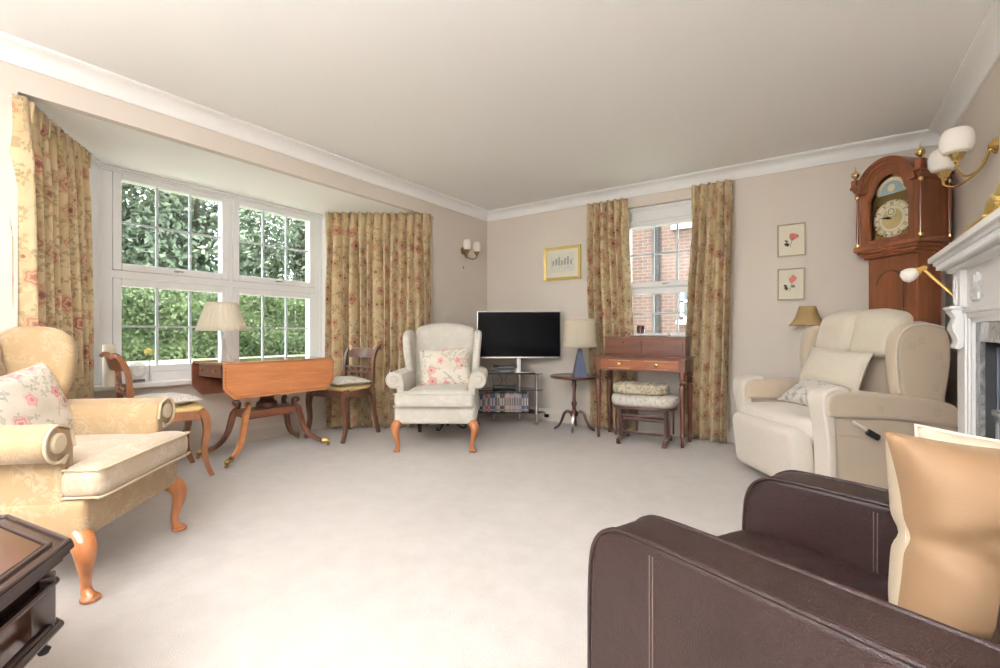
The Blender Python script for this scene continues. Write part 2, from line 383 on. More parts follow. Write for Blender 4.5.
def prism(bm, out, d0, d1, plane='YZ', rnd=0, k=3, puff=0):
    """2-D outline extruded from d0 to d1 along the third axis; rnd rounds both rims"""
    out = [Vector((p[0], p[1])) for p in out]; n = len(out)
    area = sum(out[i].x*out[(i+1) % n].y-out[(i+1) % n].x*out[i].y for i in range(n))
    sgn = 1 if area > 0 else -1
    nr = []
    for i in range(n):
        a = (out[i]-out[i-1]); b = (out[(i+1) % n]-out[i])
        a = a.normalized() if a.length > 1e-9 else V(1, 0); b = b.normalized() if b.length > 1e-9 else a
        t = (a+b)
        t = t.normalized() if t.length > 1e-6 else a
        nr.append(Vector((t.y, -t.x))*sgn)
    def P3(p, d):
        return {'YZ': V(d, p.x, p.y), 'XZ': V(p.x, d, p.y), 'XY': V(p.x, p.y, d)}[plane]
    rings = []
    s = 1 if d1 > d0 else -1
    if rnd:
        for i in range(k+1):
            a = PI/2*i/k; rings.append([P3(out[j]-nr[j]*rnd*(1-math.sin(a)), d0+s*rnd*(1-math.cos(a))) for j in range(n)])
        for i in range(k, -1, -1):
            a = PI/2*i/k; rings.append([P3(out[j]-nr[j]*rnd*(1-math.sin(a)), d1-s*rnd*(1-math.cos(a))) for j in range(n)])
    else:
        rings = [[P3(p, d0) for p in out], [P3(p, d1) for p in out]]
    loft(bm, rings, (out, out))
def pillow(bm, w, h, t, n=22, pinch=.06, wr=0, seed=0, plane='XZ', rot=None, c=(0, 0, 0), flat=0):
    rnd = random.Random(seed); ph = [rnd.uniform(0, 6) for _ in range(6)]
    def pt(u, v, s):
        x = u*(1-pinch*(1-v*v)*abs(u)**3)*w/2; z = v*(1-pinch*(1-u*u)*abs(v)**3)*h/2
        th = t/2*(max(0, 1-abs(u)**3.2)**.55)*(max(0, 1-abs(v)**3.2)**.55)
        if wr:
            th += wr*math.sin(3.1*u+5*v+ph[0])*math.sin(4.3*v-2*u+ph[1])*(1-u*u)*(1-v*v)
            th += wr*.5*math.sin(9*u+ph[2]+3*v)*(1-v*v)*(1-u*u)
        y = s*th
        if flat and s < 0: y *= flat
        p = {'XZ': V(x, y, z), 'XY': V(x, z, y)}[plane]
        if rot is not None: p = rot @ p
        return p+Vector(c)
    mine = []
    for s in (1, -1):
        g = [[bm.verts.new(pt(-1+2*i/n, -1+2*j/n, s)) for j in range(n+1)] for i in range(n+1)]
        for i in range(n):
            for j in range(n):
                q = (g[i][j], g[i+1][j], g[i+1][j+1], g[i][j+1])
                bm.faces.new(q)
        mine += [v for r in g for v in r]
    bmesh.ops.remove_doubles(bm, verts=mine, dist=1e-5)
def rope(bm, w, h, r, pinch=.06, plane='XZ', n=14):
    pts = []
    for a, b, f in ((-1, 1, lambda s: (s, -1)), (-1, 1, lambda s: (1, s)), (-1, 1, lambda s: (-s, 1)), (-1, 1, lambda s: (-1, -s))):
        for i in range(n):
            u, v = f(-1+2*i/n)
            x = u*(1-pinch*(1-v*v)*abs(u)**3)*w/2; z = v*(1-pinch*(1-u*u)*abs(v)**3)*h/2
            pts.append(V(x, 0, z) if plane == 'XZ' else V(x, z, 0))
    pts.append(pts[0]); tube(bm, pts, r, 6, up=(0, 1, 0) if plane == 'XZ' else (0, 0, 1))

def obj(name, bm, mat, parent=None, label=None, sharp=35, merge=True):
    bmesh.ops.recalc_face_normals(bm, faces=bm.faces)
    me = bpy.data.meshes.new(name); bm.to_mesh(me); bm.free()
    me.polygons.foreach_set('use_smooth', [True]*len(me.polygons))
    me.set_sharp_from_angle(angle=math.radians(sharp))
    me.materials.append(mat); o = bpy.data.objects.new(name, me); COL.objects.link(o)
    if parent: o.parent = parent
    if label: o['label'] = label
    if merge:
        wn = o.modifiers.new('WeightedNormal', 'WEIGHTED_NORMAL'); wn.keep_sharp = True; wn.weight = 60
    return o
def thing(name, label, cat, loc=(0, 0, 0), rz=0, group=None):
    o = bpy.data.objects.new(name, None); COL.objects.link(o); o.empty_display_size = .05
    o.location = loc; o.rotation_euler = (0, 0, rz); tag(o, label, cat, group); return o
def tag(o, label, cat, group=None, kind=None):
    o['label'] = label; o['category'] = cat
    if group: o['group'] = group
    if kind: o['kind'] = kind
    return o
def struct(name, bm, mat, parent=None, **k):
    o = obj(name, bm, mat, parent, **k); o['kind'] = 'structure'; return o
def dup(root, loc, rz, label, group=None):
    r = root.copy(); COL.objects.link(r); r.location = loc; r.rotation_euler = (0, 0, rz); r['label'] = label
    if group: r['group'] = group
    for ch in list(root.children):
        c = ch.copy(); COL.objects.link(c); c.parent = r
        for g in list(ch.children):
            d = g.copy(); COL.objects.link(d); d.parent = c
    return r
def face_rot(f): return math.atan2(f[0], -f[1])
def Rx(a): return Matrix.Rotation(a, 3, 'X')
def Ry(a): return Matrix.Rotation(a, 3, 'Y')
def Rz(a): return Matrix.Rotation(a, 3, 'Z')

# ------------------------------------------------------------------ room shell
XL, XR, YB, YR, H = -3.336, .70, 4.53, -2.0, 2.40
BZ, SILL = 2.17, .585
P0, P1, P2, P3 = (XL, .55), (-4.2, 1.0), (-4.2, 2.97), (XL, 3.58)
W1, W2 = (-4.33, 1.10), (-4.33, 2.95)
bm = B(); prism(bm, [(XR+.9, YR-.2), (XR+.9, YB+.35), (-4.5, YB+.35), (-4.5, YR-.2)], -.12, 0, 'XY'); struct('floor', bm, M['carpet'])
bm = B(); bx(bm, XL-.3, XR+.3, YR-.3, YB+.35, H, H+.15); struct('ceiling', bm, M['ceiling'])
bm = B()   # left wall: pier, bulkhead over the bay, pier at the corner
bx(bm, XL-.3, XL, YR-.3, P0[1], 0, H); bx(bm, XL-.3, XL, P3[1], YB+.3, 0, H); bx(bm, XL-.06, XL, P0[1], P3[1], BZ+.003, H)
struct('wall_left', bm, M['wall'])
# bay: low wall, soffit
def off(p, q, d):
    a = Vector(p); b = Vector(q); t = (b-a).normalized(); n = Vector((t.y, -t.x))
    return a+n*d, b+n*d
bm = B()
outer = [(XL, .42), (-4.42, .96), (-4.42, 3.02), (XL, 3.72)]
prism(bm, [P0, P1, P2, P3] + outer[::-1], 0, SILL-.03, 'XY'); struct('wall_bay', bm, M['wall'])
bm = B(); prism(bm, [(XL-.003, .42), (-4.45, .95), (-4.45, 3.05), (XL-.003, 3.72)], BZ+.012, 2.4, 'XY'); struct('ceiling_bay', bm, M['ceiling'])
bm = B()
prism(bm, [(XL-.02, .60), (-4.13, 1.02), (-4.13, 2.93), (XL-.02, 3.52), (XL-.1, 3.66), (-4.40, 3.0), (-4.40, .98), (XL-.1, .46)], SILL-.03, SILL+.005, 'XY', .006)
struct('window_sill', bm, M['trim'])
# skirting
def skirt(name, pts, h=.13, th=.018):
    bm = B()
    for a, b in zip(pts, pts[1:]):
        a = Vector(a); b = Vector(b); t = (b-a).normalized(); n = Vector((t.y, -t.x))
        prof = [(0, 0), (th, 0), (th, h*.72), (th*.75, h*.78), (th*.75, h*.84), (th*.4, h*.93), (th*.35, h), (0, h)]
        loft(bm, [[V(*(a+n*o), z) for o, z in prof], [V(*(b+n*o), z) for o, z in prof]])
    return struct(name, bm, M['skirt'])
skirt('baseboard_bay', [P3, P2, P1, P0][::-1])
skirt('baseboard_left', [(XL, YR), (XL, P0[1])]); skirt('baseboard_corner', [(XL, P3[1]), (XL, YB)])
skirt('baseboard_back', [(XL, YB), (XR, YB)]); skirt('baseboard_right', [(XR, YB), (XR, 2.66)])
# cornice
def cornice(name, pts):
    bm = B(); r = .10
    prof = [(0, 0), (.012, 0), (.016, .012)]+[(.016+(r-.03)*(1-math.cos(a)), .016+(r-.034)*math.sin(a)) for a in [PI/2*i/6 for i in range(0, 7)]]+[(r-.01, r-.014), (r, r-.01), (r, r), (0, r)]
    for a, b in zip(pts, pts[1:]):
        a = Vector(a); b = Vector(b); t = (b-a).normalized(); n = Vector((t.y, -t.x))
        loft(bm, [[V(*(a+n*o), H-r+z) for o, z in prof], [V(*(b+n*o), H-r+z) for o, z in prof]])
    return struct(name, bm, M['ceiling'])
cornice('trim_1', [(XL, YR), (XL, YB)]); cornice('trim_2', [(XL, YB), (XR, YB)]); cornice('trim_3', [(XR, YB), (XR, YR)])
# back wall with window opening
WX0, WX1, WZ0, WZ1 = -1.74, -.80, .86, 2.20
bm = B(); bx(bm, XL-.3, WX0, YB, YB+.3, 0, H); bx(bm, WX1, XR+.3, YB, YB+.3, 0, H)
bx(bm, WX0, WX1, YB, YB+.3, 0, WZ0); bx(bm, WX0, WX1, YB, YB+.3, WZ1, H); struct('wall_back', bm, M['wall'])
# right wall with the fireplace recess
FY0, FY1, FZ = 1.72, 2.356, .925
bm = B(); bx(bm, XR, XR+.6, FY1, YB, 0, H); bx(bm, XR, XR+.6, YR-.3, FY0, 0, H); bx(bm, XR, XR+.6, FY0, FY1, FZ, H); struct('wall_right', bm, M['wall'])
# rear wall: unseen glazed doors added behind the camera to let in daylight
bm = B(); bx(bm, XL, -1.75, YR-.3, YR, 0, H); bx(bm, .1, XR, YR-.3, YR, 0, H); bx(bm, -1.75, .1, YR-.3, YR, 2.2, H); struct('wall_rear', bm, M['wall'])
d = bpy.data.objects.new('added_door_1', None); COL.objects.link(d); d['kind'] = 'structure'
bm = B()
for i in range(3):
    x = -1.75+.925*i; bx(bm, max(-1.75, x-.05), min(.1, x+.05), YR-.2, YR-.13, 0, 2.2, .005)
bx(bm, -1.75, .1, YR-.2, YR-.13, 0, .12, .005); bx(bm, -1.75, .1, YR-.2, YR-.13, 2.1, 2.2, .005); obj('added_door_frame', bm, M['upvc'], d)
bm = B(); bx(bm, -1.73, .08, YR-.168, YR-.162, .1, 2.12); obj('added_door_pane', bm, M['pane'], d)

# ------------------------------------------------------------------ windows
def window_run(name, A, Bp, z0, z1, casements, head=.10, foot=.09, tran=(1.31, 1.48), posts=None, cols=3, bar=.016, th=.07, top=2.182):
    """A-B plan line of the window; casements: list of (s0,s1) glass extents along the line"""
    root = bpy.data.objects.new(name, None); COL.objects.link(root); root['kind'] = 'structure'
    A = Vector(A); Bv = Vector(Bp); L = (Bv-A).length; t = (Bv-A).normalized(); ang = math.atan2(t.y, t.x)
    root.location = (A.x, A.y, 0); root.rotation_euler = (0, 0, ang)
    zg = [(z0, tran[0]), (tran[1], z1)] if tran else [(z0, z1)]
    bm = B(); e = .055
    zb = SILL if name != 'window_3' else WZ0+.03
    # outer frame: head, foot, ends, mullions, transom
    bx(bm, 0, L, -th/2, th/2, z1+e, top, .006); bx(bm, 0, L, -th/2, th/2, zb, z0-e, .006)
    edges = [0]+[x for c in casements for x in (c[0]-e, c[1]+e)]+[L]
    for i in range(0, len(edges), 2):
        if edges[i+1]-edges[i] > .004: bx(bm, edges[i], edges[i+1], -th/2-.002, th/2+.002, zb, top, .006)
    if tran: bx(bm, 0, L, -th/2+.001, th/2-.001, tran[0]+e, tran[1]-e, .006)
    obj('window_frame', bm, M['upvc'], root)
    for (s0, s1) in casements:
        for (a, b) in zg:
            bm = B(); d = th*.75     # sash
            for q in ((s0-e, s0, a-e, b+e), (s1, s1+e, a-e, b+e), (s0, s1, a-e, a), (s0, s1, b, b+e)):
                bx(bm, q[0], q[1], -d/2-.016, d/2+.016, q[2], q[3], .008)
            sh = obj('sash', bm, M['upvc'], root)
            bm = B(); gx = .006
            for i in range(1, cols):
                x = s0+(s1-s0)*i/cols; bx(bm, x-bar/2, x+bar/2, -.012, .012, a, b)
            bx(bm, s0, s1, -.0125, .0125, (a+b)/2-bar/2, (a+b)/2+bar/2); obj('glazing_bar', bm, M['barm'], sh)
            bm = B(); box(bm, s1-s0+.01, .004, b-a+.01, ((s0+s1)/2, 0, (a+b)/2), 0); obj('window_pane', bm, M['pane'], sh)
            bm = B(); side = 1 if name == 'window_1x' else -1
            if a > 1.2:
                hx = (s0+s1)/2
                for sd in (-1,):
                    box(bm, .035, .014, .012, (hx, HS[name]*(d/2+.022), a-e/2), .003); box(bm, .06, .012, .008, (hx+.02, HS[name]*(d/2+.033), a-e/2+.002), .003)
                obj('handle', bm, M['silver'], sh)
            bm.free() if bm.is_valid and a <= 1.2 else None
    # little head moulding
    bm = B(); s = HS[name]
    bx(bm, 0, L, s*(th/2), s*(th/2+.03), top-.022, top, .006); bx(bm, 0, L, s*(th/2), s*(th/2+.016), top-.036, top-.02, .005)
    obj('head_moulding', bm, M['upvc'], root)
    return root
HS = {'window_1': -1, 'window_2': -1, 'window_3': -1, 'window_4': -1}
y0 = W1[1]
window_run('window_1', W1, W2, .712, 2.10, [(1.2535-y0, 1.957-y0), (2.104-y0, 2.797-y0)])
window_run('window_2', (XL-.08, .525), W1, .712, 2.10, [(.13, .80)], cols=2)
window_run('window_4', W2, (XL-.08, 3.60), .712, 2.10, [(.16, .86)], cols=2)
bm = B()
for (x, y) in (W1, W2): bx(bm, x-.045, x+.045, y-.045, y+.045, SILL, 2.182, .01)
struct('trim_4', bm, M['upvc'])
window_run('window_3', (WX0, 4.64), (WX1, 4.64), .96, 2.01, [(-1.61-WX0, -.93-WX0)], tran=(1.345, 1.465), top=WZ1, cols=3)
bm = B(); bx(bm, WX0, WX1, YB-.02, 4.62, WZ0-.0, WZ0+.03, .006); struct('window_sill_back', bm, M['trim'])

# ------------------------------------------------------------------ curtains
def curtain(name, label, path, ztop, zbot, folds, amp, seed, spread=None, belly=0, lining_edge=None, header=.11, matn='curtain', uvo=0):
    rnd = random.Random(seed); pts = [Vector(p) for p in path]
    seg = [(b-a).length for a, b in zip(pts, pts[1:])]; L = sum(seg)
    bot = [Vector(p) for p in (spread or path)]
    def at(P, s):
        sg = [(b-a).length for a, b in zip(P, P[1:])]; LL = sum(sg); d = s*LL
        for i, l in enumerate(sg):
            if d <= l or i == len(sg)-1:
                t = (P[i+1]-P[i]).normalized(); return P[i]+t*d, t
            d -= l
    nu, nv = folds*10, 44
    jit = [rnd.uniform(-.32, .32) for _ in range(folds+2)]; am = [rnd.uniform(.65, 1.25) for _ in range(folds+2)]
    ph2 = [rnd.uniform(0, 6.28) for _ in range(4)]
    def surf(u, v, o=0.0):
        a, ta = at(pts, u); b, tb = at(bot, u); w = v*v*(3-2*v)
        p = a.lerp(b, w); t = ta.lerp(tb, w).normalized(); n = Vector((t.y, -t.x))
        x = u*folds; i = int(min(x, folds-1)); f = x-i
        A = amp*(am[i]*(1-f)+am[i+1]*f)
        phase = 2*PI*(x+(jit[i]*(1-f)+jit[i+1]*f)*min(1, v*3)+.10*math.sin(3*v+ph2[0]+x)*v)
        wv = 2*abs(math.sin(phase/2+.4))**.7-1.2
        hd = min(1, max(0, (v*(ztop-zbot)-header*.6)/.25))       # header zone
        wh = abs(math.sin(PI*x))**.5*2-1                          # pinch pleats
        off_ = A*(wv*hd+.45*(1-hd)*wh)*(1+.35*v)
        side = .25*L/folds*math.sin(phase*1+1.2)*hd*(.5+.5*v)*.5
        off_ += belly*math.sin(PI*v)*.5+.008*math.sin(7*v+ph2[1]+5*u)*v
        if v > .93: off_ += .010*math.sin(9*u*3+ph2[2])*(v-.93)/.07
        q = p+n*(off_+o)+t*side
        z = ztop+(zbot-ztop)*v+.006*math.sin(PI*2*x)*(v < .02)
        return V(q.x, q.y, z)
    def build(o, nm, mat, par, u0=0., u1=1., label=None, v0=0.):
        bm = B(); uvl = bm.loops.layers.uv.new('UVMap'); g = []; arc = [0.0]*(nu+1)
        for i in range(nu+1):
            u = u0+(u1-u0)*i/nu; g.append([bm.verts.new(surf(u, v0+(1-v0)*(j/nv)**1.0, o)) for j in range(nv+1)])
        for i in range(1, nu+1): arc[i] = arc[i-1]+(g[i][nv//2].co-g[i-1][nv//2].co).length
        for i in range(nu):
            for j in range(nv):
                f = bm.faces.new((g[i][j], g[i+1][j], g[i+1][j+1], g[i][j+1]))
                for lp, (a, b) in zip(f.loops, ((i, j), (i+1, j), (i+1, j+1), (i, j+1))):
                    lp[uvl].uv = (arc[a]+uvo, g[a][b].co.z)
        ob = obj(nm, bm, mat, par, label, sharp=80, merge=False)
        m = ob.modifiers.new('Solidify', 'SOLIDIFY'); m.thickness = .004; m.offset = 0
        return ob
    root = thing(name, label, 'curtain', (0, 0, 0), 0, 'full length floral curtains at the two windows')
    build(0, 'drape', M[matn], root)
    build(-.012, 'lining', M['lining'], root, label='plain cream lining', v0=.03)
    for k in range(folds):
        bm = B()
        u = (k+.0)/folds+.001
        p = surf(min(.999, u+.5/folds), header/(ztop-zbot), .006); q = surf(min(.999, u+.5/folds), 0.004, .010)
        tube(bm, [q, (q+p)/2+V(0, 0, 0), p], [.010, .007, .004], 6); obj('pinch_pleat', bm, M[matn], root)
    bm = B(); pr = []
    for k in range(13):
        a, t = at(pts, k/12); n = Vector((t.y, -t.x)); a = a-n*.03; pr.append(V(a.x, a.y, ztop-.012))
    tube(bm, pr, .008, 6); obj('curtain_rail', bm, M['upvc'], root)
    return root
curtain('curtain', 'gold floral bay curtain behind the gold wing armchair, with red flower clusters', [(-3.315, .55), (-3.56, .69), (-4.02, .99)], 2.15, .02, 8, .045, 3, spread=[(-3.32, .58), (-3.60, .75), (-4.0, 1.0)])
curtain('curtain', 'wide gold floral bay curtain behind the dining chair and cream armchair', [(-4.13, 2.86), (-3.75, 3.15), (-3.29, 3.50)], 2.176, .02, 13, .055, 8, uvo=1.3)
curtain('curtain', 'gold floral curtain beside the pedestal lamp table, left of the brick view', [(-1.995, 4.42), (-1.575, 4.42)], 2.27, .015, 6, .055, 12, spread=[(-1.96, 4.43), (-1.50, 4.43)], uvo=2.6)
curtain('curtain', 'gold floral curtain right of the brick view, nearest the cream recliner', [(-.985, 4.42), (-.650, 4.42)], 2.275, .02, 5, .055, 21, spread=[(-1.08, 4.43), (-.69, 4.43)], uvo=4.1)

# ------------------------------------------------------------------ wing armchairs
def scroll_out():
    # arm cross-section seen from the front (x outwards, z up)
    c = (.048, .575); r = .066; pts = [(-.035, .33), (-.035, .55)]
    pts += [(c[0]-.083+.02*math.sin(i/4*PI/2), .55+.075*math.sin(i/4*PI/2)) for i in range(1, 4)]
    pts += [(c[0]+r*math.cos(a), c[1]+r*math.sin(a)) for a in [math.radians(d) for d in range(105, -150, -20)]]
    pts += [(.022, .50), (.016, .42), (.016, .33)]
    return pts
def wing_chair(label, matb, mats, matw, legm, loc, rz, group):
    t = thing('wing_armchair', label, 'armchair', loc, rz, group)
    bm = B(); soft(bm, .66, .80, .145, (0, .13, .293), .03, 6); obj('seat_frame', bm, matb, t)
    def puff(p, h):
        z = p.z
        if z > 0: z += .022*(1-(p.x/h.x)**2)*(1-(p.y/h.y)**2)+.004*math.sin(9*p.x+4*p.y)
        return V(p.x, p.y-.008*(1-(p.x/h.x)**2)*(p.y < -h.y*.7), z)
    bm = B(); soft(bm, .50, .66, .12, (0, .10, .425), .035, 12, 4, puff); soft(bm, .645, .15, .115, (0, -.245, .422), .04, 12, 4, puff)
    cu = obj('seat_cushion', bm, mats, t)
    bm = B()
    for z in (.372, .470):
        y = -.322 if z > .4 else -.324
        tube(bm, [(-.315, -.19, z), (-.318, -.29, z), (-.295, y+.003, z), (0, y-.002, z+.004), (.295, y+.003, z), (.318, -.29, z), (.315, -.19, z)], .0048, 6, smooth=4)
    obj('piping', bm, matw, cu)
    for s in (-1, 1):
        bm = B(); out = scroll_out(); prism(bm, [(s*(p[0]+.30), p[1]) for p in out], -.20, .46, 'XZ', .012)
        ar = obj('arm', bm, matb, t)
        bm = B(); tube(bm, [(s*(p[0]*.93+.304), -.204, p[1]*.985+.006) for p in out[1:-2]], .0055, 6, up=(0, 1, 0))
        lathe(bm, [(0, 0), (.028, 0), (.036, .006), (.036, .012)], (s*.348, -.212, .575), 20, Rx(-PI/2)); obj('scroll_welt', bm, matw, ar)
        # side panel below the arm
        bm = B(); soft(bm, .045, .68, .30, (s*.300, .14, .40), .018, 4); obj('side_panel', bm, matb, t)
        # wing
        wo = smoothpoly([(.24, .595), (.215, .66), (.185, .76), (.18, .87), (.20, .945), (.26, .995), (.34, 1.010), (.43, 1.0), (.50, .93), (.51, .75), (.47, .58), (.34, .57)], 4)
        bm = B(); prism(bm, wo, -.034, .034, 'YZ', .03, 5)
        for v in bm.verts:
            k = (v.co.z-.6); f = max(0, .48-v.co.y)
            v.co.x = s*(v.co.x+.300+.03*k+f*.10*k*2); v.co.z = .6+(v.co.z-.6)*.95
        wg = obj('wing', bm, matb, t)
    # back
    def bk(p, h):
        x = p.x; z = p.z
        if z > 0: z += .055*(1-(x/h.x)**2)*(z/h.z)
        y = p.y-(.035*(1-(x/h.x)**2)*(1-(z/h.z)**2) if p.y < 0 else 0)
        return V(x*(1-.04*(z < 0)*abs(z)/h.z), y+(z+.3)*.20, z)
    bm = B(); soft(bm, .585, .13, .62, (0, .41, .70), .05, 12, 4, bk); obj('backrest', bm, matb, t)
    # legs
    for s in (-1, 1):
        bm = B()
        tube(bm, [(s*.300, -.235, .235), (s*.318, -.262, .205), (s*.322, -.27, .16), (s*.308, -.262, .10), (s*.300, -.258, .05), (s*.304, -.268, .022), (s*.308, -.285, .008)],
             [.040, .038, .031, .020, .0155, .020, .024], 14, smooth=4)
        lathe(bm, [(.018, 0), (.030, .004), (.031, .014), (.020, .024)], (s*.307, -.277, 0), 16); obj('leg', bm, legm, t)
        bm = B(); tube(bm, [(s*.25, .44, .24), (s*.25, .46, .12), (s*.25, .50, .0)], [.026, .021, .018], 8, sq=True); obj('leg', bm, M['chairwood_d'], t)
    return t
fA = (.72, .694); A0 = Vector((-2.366, .762))
def back_from(front_mid, f, d): return (front_mid[0]-f[0]*d, front_mid[1]-f[1]*d)
pa = back_from((-2.366, .762), fA, .28)
wing_chair('gold damask wing armchair beside the octagonal table, with a rose-print cushion', M['damA'], M['damAseat'], M['welt'], M['legwood'], (*pa, 0), face_rot(fA), 'wing armchairs')
fC = (.572, -.821); pc = back_from((-2.59, 2.803), fC, .28)
wing_chair('cream damask wing armchair in front of the television, facing the room', M['damC'], M['damC'], M['weltC'], M['legwood'], (*pc, 0), face_rot(fC), 'wing armchairs')
def cushion(name, label, mat, w, h, t, loc, rz, tilt, roll=0, seed=1, wr=.006, pinch=.07, ropem=None, cat='cushion', group=None, plane='XZ'):
    o = thing(name, label, cat, loc, rz, group); e = Rx(tilt) @ Ry(roll)
    bm = B(); pillow(bm, w, h, t, 22, pinch, wr, seed, plane)
    c = obj('cover', bm, mat, o, sharp=70); c.rotation_euler = e.to_euler()
    bm = B(); rope(bm, w, h, .004, pinch, plane); r = obj('piping', bm, ropem or M['creamc'], o); r.rotation_euler = e.to_euler()
    return o
def loc_in(p, rz, x, y, z):
    c, s = math.cos(rz), math.sin(rz); return (p[0]+c*x-s*y, p[1]+s*x+c*y, z)
rA, rC = face_rot(fA), face_rot(fC)
cushion('scatter_cushion', 'rose-print cushion propped in the gold wing armchair', M['rosefab'], .46, .37, .13, loc_in(pa, rA, .10, .225, .615), rA, -.30, -.17, 4)
cushion('scatter_cushion', 'rose-print cushion sitting upright in the cream wing armchair', M['rosefab'], .47, .36, .12, loc_in(pc, rC, .03, .19, .65), rC, -.30, -.08, 9)

# ------------------------------------------------------------------ dining chairs
def dining_chair(label, wm, loc, rz, group):
    t = thing('dining_chair', label, 'chair', loc, rz, group)
    wf, wb = .225, .18
    bm = B(); ol = [(-wf, -.20), (wf, -.20), (wb+.01, .20), (-wb-.01, .20)]
    inn = [(p[0]*.80, p[1]*.78) for p in ol]
    for a in range(4):
        b = (a+1) % 4; p, q, r_, s_ = ol[a], ol[b], inn[b], inn[a]
        loft(bm, [[V(*p, .385), V(*q, .385), V(*r_, .385), V(*s_, .385)], [V(*p, .445), V(*q, .445), V(*r_, .445), V(*s_, .445)]])
    obj('seat_rail', bm, wm, t)
    bm = B(); soft(bm, .42, .37, .035, (0, -.005, .455), .015, 8, 3, lambda p, h: V(p.x*(1-.09*(p.y/h.y)), p.y, p.z+(.008*(1-(p.x/h.x)**2) if p.z > 0 else 0))); obj('seat', bm, M['goldseat'], t)
    for s in (-1, 1):
        bm = B(); tube(bm, [(s*wf*.97, -.165, .45), (s*wf*.97, -.195, .40), (s*wf*.98, -.205, .31), (s*wf*.99, -.19, .20), (s*wf, -.20, .10), (s*wf*1.0, -.235, .0)], [.027, .028, .023, .020, .0175, .016], 8, up=(1, 0, 0), sq=True, smooth=4); obj('leg', bm, wm, t)
        bm = B(); tube(bm, [(s*wb, .18, .44), (s*wb, .20, .33), (s*wb, .225, .18), (s*wb, .275, 0)], [.024, .021, .018, .016], 8, up=(1, 0, 0), sq=True, smooth=4); obj('leg', bm, wm, t)
        bm = B(); tube(bm, [(s*wb*1.02, .12, .43), (s*wb, .17, .455), (s*wb, .195, .52), (s*wb, .20, .62), (s*wb, .21, .72), (s*wb, .245, .80), (s*wb, .275, .825), (s*wb, .295, .805)], [.020, .023, .021, .018, .017, .018, .017, .012], 8, up=(1, 0, 0), sq=True, smooth=4); obj('back_upright', bm, wm, t)
    bm = B(); n = 12; rows = []
    for j, z in enumerate((.725, .745, .785, .81)):
        rows.append([V(-wb+2*wb*i/n, .222+.03*j/3+.035*math.sin(PI*i/n), z) for i in range(n+1)])
    for dy in (0,):
        f = [[bm.verts.new(p-V(0, .009, 0)) for p in r] for r in rows]; g = [[bm.verts.new(p+V(0, .009, 0)) for p in r] for r in rows]
        for A_, fl in ((f, 0), (g, 1)):
            for j in range(3):
                for i in range(n): bm.faces.new((A_[j][i], A_[j][i+1], A_[j+1][i+1], A_[j+1][i]))
        for i in range(n):
            bm.faces.new((f[0][i], f[0][i+1], g[0][i+1], g[0][i])); bm.faces.new((f[3][i], f[3][i+1], g[3][i+1], g[3][i]))
        for i in (0, n):
            for j in range(3): bm.faces.new((f[j][i], f[j+1][i], g[j+1][i], g[j][i]))
    obj('crest_rail', bm, wm, t)
    bm = B()
    tube(bm, [(-wb, .202, .585), (0, .222, .585), (wb, .202, .585)], .0085, 8, smooth=4); tube(bm, [(-wb, .203, .635), (0, .223, .635), (wb, .203, .635)], .0085, 8, smooth=4)
    for k in range(4): lathe(bm, [(0, -.008), (.017, -.008), (.020, 0), (.017, .008), (0, .008)], (-.12+.08*k, .217, .61), 14, Rx(PI/2))
    obj('mid_rail', bm, wm, t)
    return t
cl = (-3.655, 1.285); cr_ = (-3.70, 2.76)
dining_chair('chestnut dining chair at the window end of the drop-leaf table, nearer the gold armchair', M['chairwood'], (*cl, 0), face_rot((.14, 1)), 'dining chairs at the drop-leaf table')
dining_chair('dark brown dining chair at the far end of the drop-leaf table before the wide curtain', M['chairwood_d'], (*cr_, 0), face_rot((.14, -1)), 'dining chairs at the drop-leaf table')
def seatpad(label, loc, rz, seed):
    o = thing('seat_cushion_pad', label, 'cushion', loc, rz, 'cushions on the dining chairs')
    bm = B(); pillow(bm, .38, .34, .085, 20, .05, .004, seed, 'XY', flat=.7); obj('cover', bm, M['seatcush'], o, sharp=70)
    bm = B(); rope(bm, .38, .34, .0035, .05, 'XY'); obj('piping', bm, M['creamc'], o)
seatpad('pale floral seat pad on the chestnut dining chair', (cl[0], cl[1]+.0, .508), .05, 3)
seatpad('pale floral seat pad on the dark brown dining chair', (cr_[0]-.01, cr_[1]+.02, .508), 3.0, 5)

# ------------------------------------------------------------------ drop-leaf table
TX, TY = -3.70, 2.03
t = thing('drop_leaf_table', 'drop-leaf pedestal table in orange-brown satinwood under the bay window', 'table', (TX, TY, 0))
bm = B(); box(bm, .47, .90, .020, (0, 0, .742), .006); obj('tabletop', bm, M['satin_top'], t)
for s in (-1, 1):
    bm = B(); c = .075
    prism(bm, [(-.45, .735), (.45, .735), (.45, .49+c), (.45-c, .485), (-.45+c, .485), (-.45, .49+c)], s*.232, s*.250, 'YZ', .003, 2)
    lf = obj('drop_leaf', bm, M['satin'], t); lf.data.materials.append(M['mahog'])
    for p_ in lf.data.polygons: p_.material_index = 0 if p_.normal.x*s > .5 and p_.center.x*s > .24 else 1
    bm = B(); w = .006      # dark inlaid border with dashes
    pts = [(-.432, .72), (-.432, .573), (-.365, .503), (.365, .503), (.432, .573), (.432, .72)]
    for (a, b) in zip(pts, pts[1:]):
        n = max(2, int(math.hypot(b[0]-a[0], b[1]-a[1])/.024))
        for i in range(n):
            f0, f1 = (i+.15)/n, (i+.75)/n
            p = V(s*.2508, a[0]+(b[0]-a[0])*f0, a[1]+(b[1]-a[1])*f0); q = V(s*.2508, a[0]+(b[0]-a[0])*f1, a[1]+(b[1]-a[1])*f1)
            tube(bm, [p, q], .0028, 4, up=(1, 0, 0))
    obj('inlay', bm, M['rose'], lf)
bm = B(); bx(bm, -.21, .21, -.415, .415, .635, .732, .004); obj('apron', bm, M['mahog_y'], t)
